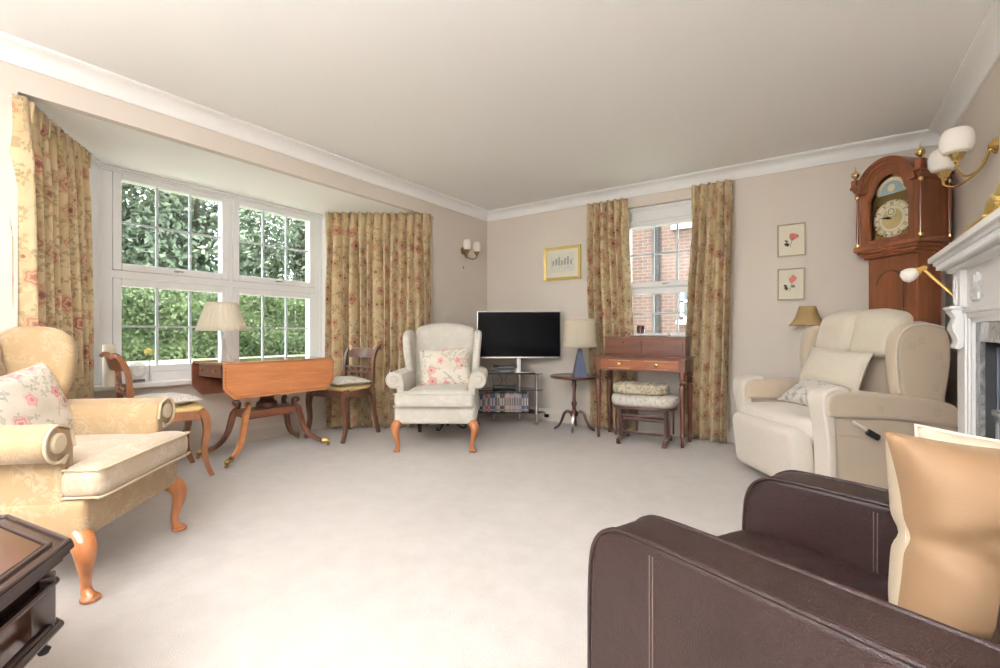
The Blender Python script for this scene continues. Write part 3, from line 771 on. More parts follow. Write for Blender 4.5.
for s in (-1, 1):
    bm = B(); bx(bm, -.165, .165, s*.415, s*.426, .645, .725, .003); dr = obj('drawer', bm, M['inlaywood'] if s > 0 else M['mahog'], t)
    for k in (-1, 1):
        bm = B(); lathe(bm, [(.004, 0), (.004, .010), (.011, .014), (.012, .020), (.006, .025), (0, .026)], (k*.10, s*.426, .685), 14, Rx(s*-PI/2)); obj('knob', bm, M['brass'], dr)
bm = B(); lathe(bm, [(.05, .635), (.075, .62), (.078, .60), (.045, .585), (.040, .56), (.055, .535), (.066, .50), (.066, .47), (.05, .44), (.058, .42), (.078, .405), (.08, .37), (.06, .36)], (0, 0, 0), 28); obj('pedestal', bm, M['iron'] if False else M['rose'], t)
bm = B(); box(bm, .20, .44, .055, (0, 0, .338), .012); box(bm, .15, .36, .02, (0, 0, .305), .008); obj('platform', bm, M['mahog_y'], t)
for sx in (-1, 1):
    for sy in (-1, 1):
        bm = B(); D0 = Vector((sx*.17, sy*.19)).normalized()
        def lp(r, z): return (sx*.085+D0.x*r*.72*1.0, sy*.20+D0.y*r, z)
        tube(bm, [lp(.005, .392), lp(.020, .412), lp(.0, .425), lp(-.022, .410), lp(-.012, .375), lp(.02, .335), lp(.038, .27), lp(.068, .18), lp(.13, .10), lp(.22, .055), lp(.265, .048)], [.007, .011, .014, .017, .021, .027, .027, .024, .022, .019, .016], 10, sq=True, smooth=4)
        lg = obj('leg', bm, M['satin'] if (sx > 0 and sy < 0) else M['mahog_z'], t)
        bm = B(); x, y, z = lp(.27, 0)
        tube(bm, [lp(.225, .052), lp(.275, .046), lp(.295, .036)], [.021, .021, .014], 10, smooth=3); lathe(bm, [(0, -.008), (.013, -.008), (.017, 0), (.013, .008), (0, .008)], lp(.285, .0175), 16, Ry(PI/2) if abs(D0.x) < abs(D0.y) else Rx(PI/2)); obj('castor', bm, M['brass'], lg)

# lamp on the table
def pleat(n, a=.03): return lambda ang, z: 1+a*math.sin(n*ang)
t = thing('table_lamp', 'clear glass table lamp with pleated cream shade on the drop-leaf table', 'lamp', (-3.75, 1.71, .7535))
bm = B(); lathe(bm, [(.05, 0), (.054, .006), (.05, .014), (.038, .03), (.030, .08), (.024, .16), (.018, .205), (.012, .215)], seg=28); obj('base', bm, M['clearglass'], t)
bm = B(); lathe(bm, [(.004, .002), (.004, .23), (.012, .232), (.012, .262), (.006, .27), (.003, .40)], seg=12); obj('stem', bm, M['silver'], t)
def shade(t, r0, r1, z0, z1, mat, n=44, a=.018, trim=None):
    bm = B(); k = 6; prof = [(r0+(r1-r0)*(i/k), z0+(z1-z0)*i/k) for i in range(k+1)]
    lathe(bm, prof, seg=n*4, star=pleat(n, a), caps=False); s = obj('lamp_shade', bm, mat, t, sharp=60)
    m = s.modifiers.new('Solidify', 'SOLIDIFY'); m.thickness = .0015
    for r, z in ((r0, z0), (r1, z1)):
        bm = B(); tube(bm, [(r*1.01*math.cos(2*PI*i/48), r*1.01*math.sin(2*PI*i/48), z) for i in range(49)], .0035, 6, cap=False); obj('shade_trim', bm, trim or M['creamc'], s)
shade(t, .170, .102, .225, .435, M['shade_cream'], 26, .03)

# ------------------------------------------------------------------ things on the bay sill
zs = SILL+.006
t = thing('glass_paperweight', 'round engraved clear glass disc on a small plinth on the window sill', 'ornament', (-4.19, 1.315, zs), .2)
bm = B(); lathe(bm, [(0, -.014), (.060, -.014), (.066, -.007), (.066, .007), (.060, .014), (0, .014)], (0, 0, .092), 36, Ry(PI/2)); obj('disc', bm, M['etched'], t)
bm = B(); 
for k in range(4): tube(bm, [(.016, .036*(1-k*.24)*math.cos(a), .092+.036*(1-k*.24)*math.sin(a)) for a in [2*PI*i/24 for i in range(25)]], .0022, 5, cap=False)
obj('engraving', bm, M['opal'], t)
bm = B(); box(bm, .045, .09, .028, (0, 0, .014), .004); obj('plinth', bm, M['silver'], t)
t = thing('flower_vase', 'single yellow rose in a slim glass vase on the window sill', 'vase', (-4.22, 1.40, zs))
bm = B(); lathe(bm, [(.018, 0), (.020, .01), (.016, .05), (.008, .09), (.010, .11)], seg=18); obj('vase', bm, M['clearglass'], t)
bm = B(); tube(bm, [(0, 0, .01), (.003, .004, .12), (0, -.004, .205)], .0025, 6, smooth=3); obj('stem', bm, M['stem'], t)
bm = B()
soft(bm, .05, .05, .045, (0, -.004, .225), .022, 2, 4)
for k in range(9):
    a = k*2.4; q = Rz(a) @ Ry(.9-.06*k)
    lathe(bm, [(0, .010), (.012, .013), (.016, .02), (.014, .026), (0, .024)], V(0, -.004, .225), 8, q)
obj('bloom', bm, M['yellow'], t)
t = obj('cylinder_vase', B(), M['ivory']) if False else None
bm = B(); lathe(bm, [(.036, 0), (.038, .004), (.038, .285), (.034, .29), (.030, .285), (.030, .02), (0, .02)], seg=28)
o = obj('cylinder_vase', bm, M['ivory']); o.location = (-4.02, 1.105, zs); tag(o, 'tall plain cream cylindrical vase at the curtain end of the window sill', 'vase')

# ------------------------------------------------------------------ television corner
def campt(px, D): 
    p = FW*D+RT*((px-500)/FPX*D); return (p.x, p.y)
rcam = face_rot((-FW.x, -FW.y))
sx_, sy_ = campt(507, 5.0)
t = thing('television_stand', 'three-tier black glass and chrome corner television stand', 'stand', (sx_, sy_, 0), rcam)
def shelf_poly(w, d, b): return [(-w/2, -d*.35), (-w*.42, -d/2), (w*.42, -d/2), (w/2, -d*.35), (b/2, d/2), (-b/2, d/2)]
for z in (.535, .365, .135):
    bm = B(); prism(bm, shelf_poly(.74, .36, .34), z, z+.008, 'XY'); obj('glass_shelf', bm, M['smokeglass'], t)
for (x, y) in ((-.31, -.10), (.31, -.10), (-.14, .14), (.14, .14)):
    bm = B(); lathe(bm, [(.017, .0), (.017, .535)], (x, y, 0), 16); lathe(bm, [(.026, 0), (.026, .02), (.017, .024)], (x, y, 0), 16); obj('post', bm, M['silver'], t)
rs = rcam
def st(x, y, z): return loc_in((sx_, sy_), rs, x, y, z)
t = thing('television', 'black flat-screen television with thin silver bezel in the corner', 'television', st(.125, -.04, .5435), rcam)
W_, H_ = .885, .50; zb = .150
bm = B(); box(bm, W_, .035, H_, (0, .012, zb+H_/2), .006); obj('casing', bm, M['silver'], t)
bm = B(); box(bm, W_-.016, .004, H_-.026, (0, -.0065, zb+H_/2+.006), .001); obj('screen', bm, M['screen'], t)
bm = B(); box(bm, .34, .05, .22, (0, .04, zb+.2), .02); obj('rear_housing', bm, M['black'], t)
bm = B(); box(bm, .045, .018, zb+.04, (0, .02, (zb+.04)/2), .004); box(bm, .34, .16, .010, (0, .01, .006), .004); obj('stand_foot', bm, M['silver'], t)
t = thing('set_top_box', 'black set-top box on the television stand, under the screen', 'electronics', st(-.07, -.06, .5435), rcam)
bm = B(); box(bm, .30, .10, .038, (0, 0, .020), .004); obj('case', bm, M['black'], t)
bm = B(); box(bm, .10, .002, .012, (.05, -.051, .022), .0005); obj('display', bm, M['steel'], t)
t = thing('games_console', 'rounded black player lying on top of the set-top box', 'electronics', st(-.02, -.05, .583), rcam+.1)
bm = B(); soft(bm, .25, .09, .035, (0, 0, .018), .014, 4, 3, lambda p, h: V(p.x, p.y, p.z+.010*abs(p.x/h.x)**2)); obj('case', bm, M['black'], t)
bm = B(); box(bm, .14, .002, .004, (0, -.046, .020), 0); obj('slot', bm, M['silver'], t)
bm = B(); soft(bm, .24, .12, .035, (0, 0, .0175), .008, 3); o = obj('video_recorder', bm, M['black']); o.location = st(-.02, -.02, .3735); o.rotation_euler.z = rcam; tag(o, 'flat black recorder on the middle shelf of the television stand', 'electronics')
for k, (x, w) in enumerate(((-.10, .05), (.02, -.04), (.08, .05))):
    bm = B(); tube(bm, [(x, .10, .54), (x+w*.6, .105, .49), (x+w, .11, .44), (x+w*.4, .10, .40), (x-.02, .09, .38)], .0035, 6, smooth=5)
    o = obj('cable', bm, M['black']); o.location = (sx_, sy_, 0); o.rotation_euler.z = rcam
    tag(o, 'black cable looping behind the television stand shelves', 'cable', 'cables behind the television stand')
# discs / boxed films on the bottom shelf
dc = [((.05, .06, .09), 'navy'), ((.42, .40, .42), 'pale grey'), ((.45, .12, .16), 'rose red'), ((.62, .28, .30), 'pink'), ((.14, .16, .24), 'slate blue'), ((.10, .14, .22), 'dark blue'),
      ((.34, .34, .33), 'grey'), ((.55, .52, .48), 'stone'), ((.06, .06, .06), 'black'), ((.14, .08, .07), 'dark brown'), ((.60, .48, .44), 'dusty pink'), ((.62, .56, .52), 'cream'), ((.55, .40, .40), 'faded rose'),
      ((.60, .55, .55), 'off-white'), ((.50, .36, .40), 'mauve'), ((.48, .46, .50), 'lilac grey'), ((.42, .38, .44), 'grey violet'), ((.08, .08, .10), 'charcoal'), ((.18, .16, .28), 'indigo'), ((.06, .07, .12), 'midnight blue')]
proto = None; x = -.285
for k, (c, nm) in enumerate(dc):
    w = random.choice((.022, .026, .03, .026)); h = random.choice((.19, .19, .185, .2)) if k > 1 else .17
    bm = B(); box(bm, w-.002, .135, h, (0, 0, h/2), .002, 1)
    root = thing('film_case', '%s film case %s under the television' % (nm, ('first from the left' if k == 0 else 'right of the %s one' % dc[k-1][1])), 'film case', st(x+w/2, -.075, .1435), rcam, 'film cases on the television stand')
    obj('case', bm, plain('case_'+nm.replace(' ', '_'), c, .4), root)
    bm = B(); box(bm, w*.55, .001, h*.42, (0, -.068, h*.55), 0); box(bm, w*.55, .001, .012, (0, -.068, h*.12), 0); obj('spine_print', bm, plain('spine_'+nm.replace(' ', '_'), tuple(min(.8, .75-q*.8) if sum(c) < .9 else q*.35 for q in c), .5), root)
    x += w
# iron foot behind the armchair
ix, iy = campt(448, 4.72)
t = thing('iron_stand', 'low black scrolled iron stand on the carpet behind the cream armchair', 'stand', (ix, iy, 0), rcam)
bm = B(); lathe(bm, [(.012, .03), (.012, .30), (.02, .31), (.02, .33), (0, .335)], seg=12); obj('post', bm, M['iron'], t)
for k in range(3):
    a = PI/2+2*PI*k/3+.0; c, s = math.cos(a+.52), math.sin(a+.52)
    bm = B(); tube(bm, [(c*r, s*r, z) for r, z in ((.0, .07), (.05, .075), (.10, .04), (.14, .012), (.17, .012), (.185, .03), (.17, .04))], [.009, .009, .008, .008, .008, .007, .006], 8, smooth=4); obj('leg', bm, M['iron'], t)

# ------------------------------------------------------------------ pedestal wine table + lamp
rx_, ry_ = -2.045, 4.235
t = thing('pedestal_table', 'small round mahogany pedestal table with splayed legs between television and curtain', 'table', (rx_, ry_, 0))
bm = B(); lathe(bm, [(0, .515), (.22, .515), (.238, .522), (.242, .535), (.236, .545), (.222, .540), (.21, .532), (0, .532)], seg=48); obj('tabletop', bm, M['rose'], t)
bm = B(); lathe(bm, [(.02, .13), (.038, .14), (.040, .18), (.020, .20), (.018, .23), (.026, .25), (.030, .27), (.018, .29), (.015, .36), (.019, .42), (.026, .44), (.020, .46), (.022, .49), (.05, .515)], seg=20); obj('column', bm, M['rose'], t)
for k in range(4):
    a = math.radians(20+90*k); c, s = math.cos(a), math.sin(a)
    bm = B(); tube(bm, [(c*r, s*r, z) for r, z in ((.02, .165), (.06, .185), (.095, .165), (.12, .10), (.15, .04), (.19, .012), (.20, .010))], [.018, .018, .017, .015, .013, .013, .011], 8, sq=True, smooth=4); obj('leg', bm, M['rose'], t)
t = thing('table_lamp', 'navy obelisk table lamp with ribbed cream drum shade on the round pedestal table', 'lamp', (rx_+.075, ry_-.03, .5325), rcam)
bm = B(); pts = [.066, .022]
loft(bm, [[V(s1*r, s2*r, z) for s1, s2 in ((-1, -1), (1, -1), (1, 1), (-1, 1))] for r, z in ((.066, 0), (.068, .006), (.066, .012), (.020, .265), (.014, .275))]); obj('base', bm, M['navy'], t)
bm = B(); lathe(bm, [(.006, .27), (.006, .31), (.014, .312), (.014, .345), (.004, .35), (.003, .52)], seg=12); obj('stem', bm, M['brass'], t)
shade(t, .165, .145, .295, .565, M['shade_cream'], 60, .010)
# plug with lead
t = thing('plug', 'black plug and lead at the skirting board beside the television stand', 'plug', (-2.50, 4.495, .06))
bm = B(); soft(bm, .05, .035, .035, (0, 0, 0), .01, 2, 2); obj('plug_top', bm, M['black'], t)
bm = B(); tube(bm, [(0, -.018, 0), (-.02, -.03, .05), (-.08, -.03, .03), (-.10, -.04, -.05), (-.03, -.06, -.056)], .003, 6, smooth=5); obj('lead', bm, M['black'], t)

# ------------------------------------------------------------------ writing desk
DX, DY = -1.351, 4.215; DW, DD = .80, .32
t = thing('writing_desk', 'mahogany writing desk with raised drawer cabinet and turned legs under the back window', 'desk', (DX, DY, 0))
bm = B(); box(bm, DW+.02, DD+.02, .018, (0, 0, .745), .006); obj('writing_surface', bm, M['mahog'], t)
bm = B(); bx(bm, -DW/2+.01, DW/2-.01, -DD/2+.01, DD/2-.01, .625, .736, .003); obj('frieze', bm, M['mahog'], t)
bm = B(); bx(bm, -DW/2+.055, DW/2-.055, -DD/2+.002, -DD/2+.012, .64, .727, .003); dr = obj('drawer', bm, M['inlaywood'], t)
for k in (-1, 1):
    bm = B(); lathe(bm, [(.004, 0), (.004, .008), (.016, .010), (.018, .014), (.010, .018), (0, .018)], (k*.165, -DD/2+.002, .683), 18, Rx(PI/2)); obj('knob', bm, M['brass'], dr)
    bm = B(); bx(bm, k*.165-.10, k*.165+.10, -DD/2+.0005, -DD/2+.003, .648, .650); bx(bm, k*.165-.10, k*.165+.10, -DD/2+.0005, -DD/2+.003, .717, .719); obj('stringing', bm, M['creamc'], dr)
turn = [(.013, 0), (.016, .02), (.012, .06), (.018, .09), (.022, .10), (.016, .115), (.017, .13), (.024, .45), (.026, .50), (.018, .515), (.028, .53), (.018, .545), (.028, .56), (.018, .575), (.027, .59), (.027, .64)]
for sx in (-1, 1):
    for sy in (-1, 1):
        bm = B(); lathe(bm, turn, (sx*(DW/2-.028), sy*(DD/2-.028), 0), 18); box(bm, .055, .055, .105, (sx*(DW/2-.028), sy*(DD/2-.028), .683), .003); obj('leg', bm, M['mahog_z'], t)
bm = B(); bx(bm, -.365, .365, .0, .15, .754, .918, .003); cb = obj('drawer_cabinet', bm, M['mahog'], t)
bm = B(); box(bm, .755, .17, .012, (0, .073, .924), .004); obj('gallery_top', bm, M['mahog'], t)
for k in (-1, 1):
    bm = B(); bx(bm, k*.18-.165, k*.18+.165, -.008, .002, .775, .905, .003); d2 = obj('drawer', bm, M['mahog'], t)
    bm = B(); bx(bm, k*.18-.155, k*.18+.155, -.0095, -.007, .838, .840); obj('stringing', bm, M['rose'], d2)
    bm = B(); lathe(bm, [(.003, 0), (.003, .008), (.007, .011), (.004, .016), (0, .016)], (k*.18, -.008, .878), 12, Rx(PI/2)); obj('knob', bm, M['brass'], d2)
dz = .931
t = thing('candle_jar', 'dark red candle in a glass holder on top of the writing desk', 'candle', (-1.395, 4.285, dz))
bm = B(); lathe(bm, [(.032, .03), (.034, .034), (.034, .095), (.030, .1), (0, .098)], seg=24); obj('candle', bm, M['candle'], t)
bm = B(); lathe(bm, [(.03, 0), (.034, .004), (.010, .010), (.008, .02), (.03, .028), (.038, .034), (.038, .06), (.036, .06), (.035, .036), (0, .030)], seg=24); obj('holder', bm, M['clearglass'], t)
t = thing('letter_tray', 'clear glass dish with curled ends beside the red candle', 'dish', (-1.33, 4.30, dz))
bm = B(); tube(bm, [(-.17, 0, .03), (-.19, 0, .02), (-.17, 0, .006), (0, 0, .005), (.17, 0, .006), (.19, 0, .02), (.17, 0, .03)], .005, 8, smooth=4); obj('rim', bm, M['silver'], t)
bm = B(); box(bm, .33, .05, .005, (0, 0, .005), .002); obj('dish', bm, M['clearglass'], t)

# ------------------------------------------------------------------ glider stool
t = thing('footstool', 'oval dark wood glider footstool with floral pads under the writing desk', 'stool', (-1.31, 4.13, 0), .12)
SW = .54
def oval(w, d, n=36): return [(w/2*math.copysign(abs(math.cos(a))**.6, math.cos(a)), d/2*math.copysign(abs(math.sin(a))**.8, math.sin(a))) for a in [2*PI*i/n for i in range(n)]]
bm = B(); prism(bm, oval(SW, .36), .30, .325, 'XY', .006); obj('seat_board', bm, M['rose'], t)
bm = B(); prism(bm, oval(SW+.03, .38), .322, .425, 'XY', .045, 5); obj('seat_pad', bm, M['stoolpad'], t)
for sx in (-1, 1):
    bm = B(); tube(bm, [(sx*.19, -.19, .03), (sx*.19, -.14, .035), (sx*.19, .14, .035), (sx*.19, .19, .03)], [.016, .017, .017, .016], 8, sq=True); 
    lathe(bm, [(.02, 0), (.022, .015), (.014, .02)], (sx*.19, -.17, 0), 12); lathe(bm, [(.02, 0), (.022, .015), (.014, .02)], (sx*.19, .17, 0), 12); obj('foot_rail', bm, M['rose'], t)
    for sy in (-1, 1):
        bm = B(); box(bm, .022, .045, .23, (sx*.19, sy*.075, .155), .003); obj('leg', bm, M['rose'], t)
        bm = B(); box(bm, .012, .03, .24, (sx*.225, sy*.12, .185), .003); obj('swing_arm', bm, M['rose'], t)
    bm = B(); box(bm, .02, .26, .03, (sx*.19, 0, .272), .003); obj('leg_rail', bm, M['rose'], t)
for z, y in ((.20, -.05), (.235, -.06), (.085, -.05), (.20, .05)):
    bm = B(); box(bm, .38, .018, .022, (0, y, z), .003); obj('stretcher', bm, M['rose'], t)
bm = B(); prism(bm, oval(.48, .30), .0, .095, 'XY', .04, 5); o = obj('stool_cushion', bm, M['petit']); o.location = (-1.34, 4.12, .426); o.rotation_euler.z = .12
tag(o, 'thick red and green floral cushion stacked on the glider footstool', 'cushion')

# ------------------------------------------------------------------ pictures
def picture(label, x0, x1, z0, z1, fm, art, group=None, fw=.014):
    t = thing('framed_picture', label, 'picture', ((x0+x1)/2, YB-.002, (z0+z1)/2), 0, group); w, h = (x1-x0), (z1-z0)
    bm = B()
    for a in range(4):
        o_ = [(-w/2, -h/2), (w/2, -h/2), (w/2, h/2), (-w/2, h/2)]; i_ = [(p[0]-math.copysign(fw, p[0]), p[1]-math.copysign(fw, p[1])) for p in o_]
        b = (a+1) % 4
        r0 = [V(o_[a][0], 0, o_[a][1]), V(o_[a][0], -.022, o_[a][1]), V(i_[a][0], -.016, i_[a][1]), V(i_[a][0], 0, i_[a][1])]
        r1 = [V(o_[b][0], 0, o_[b][1]), V(o_[b][0], -.022, o_[b][1]), V(i_[b][0], -.016, i_[b][1]), V(i_[b][0], 0, i_[b][1])]
        loft(bm, [r0, r1])
    obj('frame', bm, fm, t)
    bm = B(); bx(bm, -w/2+fw*.9, w/2-fw*.9, -.010, -.002, -h/2+fw*.9, h/2-fw*.9); obj('mount', bm, M['mount'], t)
    art(t, w, h); return t
def art_town(t, w, h):
    bm = B(); bx(bm, -w*.33, w*.33, -.0115, -.010, -h*.26, h*.30); ar = obj('print', bm, M['sketch_bg'], t)
    bm = B(); rn = random.Random(5)
    for k in range(90):
        x = rn.uniform(-.30, .30)*w; z = rn.uniform(-.22, .26)*h
        if z > h*.05+abs(x)*.5: z -= h*.15
        a = rn.uniform(0, 3); l = rn.uniform(.006, .02)
        tube(bm, [(x, -.0122, z), (x+l*math.cos(a), -.0122, z+l*math.sin(a))], .0012, 4)
    for k in range(7):
        x = -.26*w+k*.08*w; bx(bm, x, x+.02, -.0125, -.0115, -.02, .03+.02*(k % 3))
    obj('drawing', bm, M['sketch'], ar)
picture('gold-framed pale town sketch on the wall above the television', -2.545, -2.105, 1.535, 1.895, M['gilt'], art_town, None, .030)
def art_flower(seed):
    def f(t, w, h):
        rn = random.Random(seed); bm = B()
        for k in range(9):
            a = rn.uniform(0, 6.28); r = rn.uniform(.0, .026); x, z = .012+r*math.cos(a), .035+r*math.sin(a)
            for p in range(5): lathe(bm, [(0, 0), (.0085, .0005), (0, .001)], (x+.008*math.cos(p*1.26), -.0108, z+.008*math.sin(p*1.26)), 8, Rx(PI/2))
        obj('flower_print', bm, M['pink'], t)
        bm = B(); tube(bm, [(.012, -.0105, .03), (.0, -.0105, -.02), (-.01, -.0105, -.06)], .0018, 5, smooth=3)
        for k in range(7):
            a = rn.uniform(2.4, 6.6); x, z = -.012+.028*math.cos(a), -.02+.022*math.sin(a); q = Rx(PI/2)
            loft(bm, [[V(x+.014*math.cos(b)*math.cos(a)-.007*math.sin(b)*math.sin(a), -.0104-d, z+.014*math.cos(b)*math.sin(a)+.007*math.sin(b)*math.cos(a)) for b in [2*PI*i/10 for i in range(10)]] for d in (0, .0008)])
        obj('leaf_print', bm, M['leafprint'], t)
    return f
frm = plain('pale_gold_frame', (.48, .42, .30), .5, .2)
picture('upper framed botanical print of a coral flower on the back wall', -.325, -.128, 1.592, 1.857, frm, art_flower(2), 'pair of botanical prints', .009)
picture('lower framed botanical print of a coral flower, nearest the tan lampshade', -.325, -.135, 1.232, 1.492, frm, art_flower(8), 'pair of botanical prints', .009)

# ------------------------------------------------------------------ wall lights
def sconce(label, loc, rz, spread, reach, metal, R=.045, sh=.10, drop=.05, dn=.035):
    """local: wall at y=0, room towards -y"""
    t = thing('wall_light', label, 'wall light', loc, rz, 'twin-armed wall lights')
    bm = B(); lathe(bm, [(0, .03), (.012, .03), (.018, .022), (.03, .016), (.038, .008), (.042, 0)], (0, 0, 0), 24, Rx(PI/2)); 
    obj('backplate', bm, metal, t)
    for s, sp in ((-1, spread[0]), (1, spread[1])):
        bm = B(); tube(bm, [(0, -.02, 0), (s*sp*.2, -reach*.35, -drop*1.3), (s*sp*.6, -reach*.75, -drop*1.9), (s*sp*.97, -reach, -drop*1.5), (s*sp, -reach, -dn-.012)], .0055, 8, smooth=6)
        lathe(bm, [(.006, -.03), (.012, -.02), (.010, -.012), (.02, -.005), (.028, .012), (.034, .022), (.030, .024)], (s*sp, -reach, -dn), 20); ar = obj('arm', bm, metal, t)
        bm = B(); lathe(bm, [(.022, .018), (R*.8, .03), (R, .055), (R*1.02, sh*.7), (R*.93, sh*.92), (R*.72, sh*1.05), (R*.68, sh*1.05), (R*.88, sh*.9), (R*.95, .06), (.018, .024)], (s*sp, -reach, -dn), 28); obj('glass_shade', bm, M['opal'], ar)
    return t
sconce('bronze twin wall light with frosted shades in the far left corner', (XL, 4.075, 1.885), PI/2, (.085, .085), .13, M['abrass'], .048, .125)
sconce('brass twin wall light with globe shades above the white mantelpiece', (XR, 3.31, 1.89), -PI/2, (.185, .125), .165, M['brass'], .066, .135, .08, .07)
bm = B(); box(bm, .014, .006, .03, (XL+.003, 4.08, 1.70), .002); o = obj('pull_switch', bm, M['abrass']); tag(o, 'tiny brass wall switch below the far corner wall light', 'switch', 'wall switches')
bm = B(); box(bm, .008, .022, .038, (XR-.004, 3.33, 1.62), .002); o = obj('pull_switch', bm, M['abrass']); tag(o, 'tiny brass wall switch below the wall light over the mantelpiece', 'switch', 'wall switches')

# ------------------------------------------------------------------ longcase clock
cx, cy = .357, 4.183
t = thing('longcase_clock', 'tall mahogany longcase clock with arched brass dial standing in the corner', 'clock', (cx, cy, 0), -PI/4)
# local: front at y=0, body towards +y
w = M['clockwood']
bm = B(); bx(bm, -.215, .215, .0, .235, .06, .50, .004); bx(bm, -.225, .225, -.012, .24, 0, .07, .006); bx(bm, -.20, .20, -.002, .23, .50, .53, .008); obj('plinth', bm, w, t)
bm = B(); bx(bm, -.172, .172, .03, .225, .52, 1.50, .012); tr_ = obj('trunk', bm, w, t)
bm = B(); arch = [(-.105, .60), (.105, .60)]+[(.105*math.cos(a), 1.30+.10*math.sin(a)) for a in [PI*i/14 for i in range(15)]]
prism(bm, arch, .016, .032, 'XZ', .004, 2); do = obj('door', bm, w, tr_)
bm = B(); tube(bm, [(p[0]*.9, .014, .62+(p[1]-.62)*.985) for p in arch[1:]], .004, 6); obj('door_beading', bm, M['rose'], do)
bm = B(); lathe(bm, [(0, 0), (.007, .0), (.007, .004), (0, .004)], (.09, .017, 1.12), 10, Rx(PI/2)); obj('escutcheon', bm, M['brass'], do)
# hood moulding stack
bm = B()
for (a, z0, z1) in ((.178, 1.49, 1.51), (.195, 1.508, 1.53), (.212, 1.528, 1.552), (.232, 1.55, 1.585)): bx(bm, -a, a, -(a-.172)*.55, .23, z0, z1, .007)
obj('hood_moulding', bm, w, t)
bm = B(); bx(bm, -.205, -.172, .0, .235, 1.585, 1.985, .002); bx(bm, .172, .205, .0, .235, 1.585, 1.985, .002); bx(bm, -.18, .18, .20, .235, 1.585, 2.10); bx(bm, -.205, .205, .035, .235, 1.96, 2.0)
obj('hood_case', bm, w, t)
# arched top of hood
def archband(bm, xo, r, zs_, z0, y0, y1):
    pts = [(-xo, z0), (-xo, zs_), (-r, zs_)]+[(-r*math.cos(a), zs_+r*math.sin(a)) for a in [PI*i/20 for i in range(1, 20)]]+[(r, zs_), (xo, zs_), (xo, z0)]
    return pts
bm = B()
def arch_solid(bm, ro, ri, zc, y0, y1, x1):
    n = 24
    for i in range(n):
        a, b = PI*i/n, PI*(i+1)/n; q = []
        for y in (y0, y1): q.append([V(ri*math.cos(a), y, zc+ri*math.sin(a)), V(ro*math.cos(a), y, zc+ro*math.sin(a)), V(ro*math.cos(b), y, zc+ro*math.sin(b)), V(ri*math.cos(b), y, zc+ri*math.sin(b))])
        loft(bm, q)
zc = 1.965
for ro, ri, y0, y1 in ((.165, .140, -.010, .10), (.185, .160, -.028, .22), (.205, .180, -.042, .22)): arch_solid(bm, ro, ri, zc, y0, y1, 0)
for s in (-1, 1):
    for (a0, a1, y, z0, z1) in ((.14, .222, -.012, 1.968, 1.99), (.16, .235, -.030, 1.988, 2.012), (.18, .248, -.045, 2.010, 2.035)):
        bx(bm, s*a0, s*a1, y, .24, z0, z1, .004)
    box(bm, .04, .04, .05, (s*.225, -.018, 2.058), .004)
obj('hood_pediment', bm, w, t)
bm = B(); prism(bm, [(.182*math.cos(a), 1.968+.182*math.sin(a)) for a in [PI*i/24 for i in range(25)]], .06, .23, 'XZ'); obj('hood_roof', bm, w, t)
for s in (-1, 1):
    bm = B(); lathe(bm, [(.010, 0), (.006, .008), (.012, .014), (.024, .026), (.027, .040), (.022, .054), (.008, .064), (.004, .075), (.002, .10), (0, .105)], (s*.225, -.018, 2.083), 20); obj('finial', bm, M['brass'], t)
    for y in (-.008, .225):
        bm = B(); lathe(bm, [(.014, 1.586), (.014, 1.60), (.010, 1.605), (.0115, 1.75), (.009, 1.945), (.014, 1.95), (.014, 1.968)], (s*.218, y, 0), 14); cc = obj('column', bm, w, t)
        bm = B(); lathe(bm, [(.015, 1.590), (.0155, 1.606), (.011, 1.610)], (s*.218, y, 0), 14); lathe(bm, [(.010, 1.938), (.0155, 1.942), (.0155, 1.962)], (s*.218, y, 0), 14); obj('brass_capital', bm, M['brass'], cc)
# hood door frame (arched opening)
bm = B(); fo = [(-.172, 1.588), (.172, 1.588), (.172, 1.965)]+[(.145*math.cos(a), 1.965+.145*math.sin(a)) for a in [PI*i/16 for i in range(0, 17)]]+[(-.172, 1.965)]
fi = [(-.138, 1.618), (.138, 1.618), (.138, 1.905)]+[(.108*math.cos(a), 1.945+.108*math.sin(a)) for a in [PI*i/16 for i in range(0, 17)]]+[(-.138, 1.905)]
n = len(fo)
for i in range(n):
    j = (i+1) % n; q = []
    for y in (-.004, .014): q.append([V(fo[i][0], y, fo[i][1]), V(fo[j][0], y, fo[j][1]), V(fi[j][0], y, fi[j][1]), V(fi[i][0], y, fi[i][1])])
    loft(bm, q)
hd = obj('hood_door', bm, w, t)
bm = B(); prism(bm, fi, .035, .040, 'XZ'); dl = obj('dial_plate', bm, M['abrass'], t)
bm = B(); lathe(bm, [(.085, 0), (.085, .003), (.127, .003), (.127, 0)], (0, .035, 1.752), 48, Rx(PI/2)); lathe(bm, [(0, 0), (.087, 0), (.087, .0015), (0, .0015)], (0, .035, 1.752), 40, Rx(PI/2)); obj('chapter_ring', bm, M['dialcream'], dl)
bm = B(); lathe(bm, [(0, .0016), (.07, .0016), (.07, .003), (0, .003)], (0, .035, 1.752), 40, Rx(PI/2)); obj('dial_centre', bm, plain('brass_dial_centre', (.60, .50, .24), .4, .6, .2, 60, .3), dl)
bm = B(); lathe(bm, [(0, 0), (.030, 0), (.030, .005), (0, .005)], (-.002, .034, 1.80), 28, Rx(PI/2)); obj('seconds_dial', bm, M['dialcream'], dl)
bm = B(); lathe(bm, [(.019, 0), (.019, .0062), (.022, .0062), (.022, 0)], (-.002, .034, 1.80), 28, Rx(PI/2)); obj('seconds_ring', bm, M['ink'], dl)
bm = B(); YD = .0315
rom = ['XII', 'I', 'II', 'III', 'IIII', 'V', 'VI', 'VII', 'VIII', 'IX', 'X', 'XI']
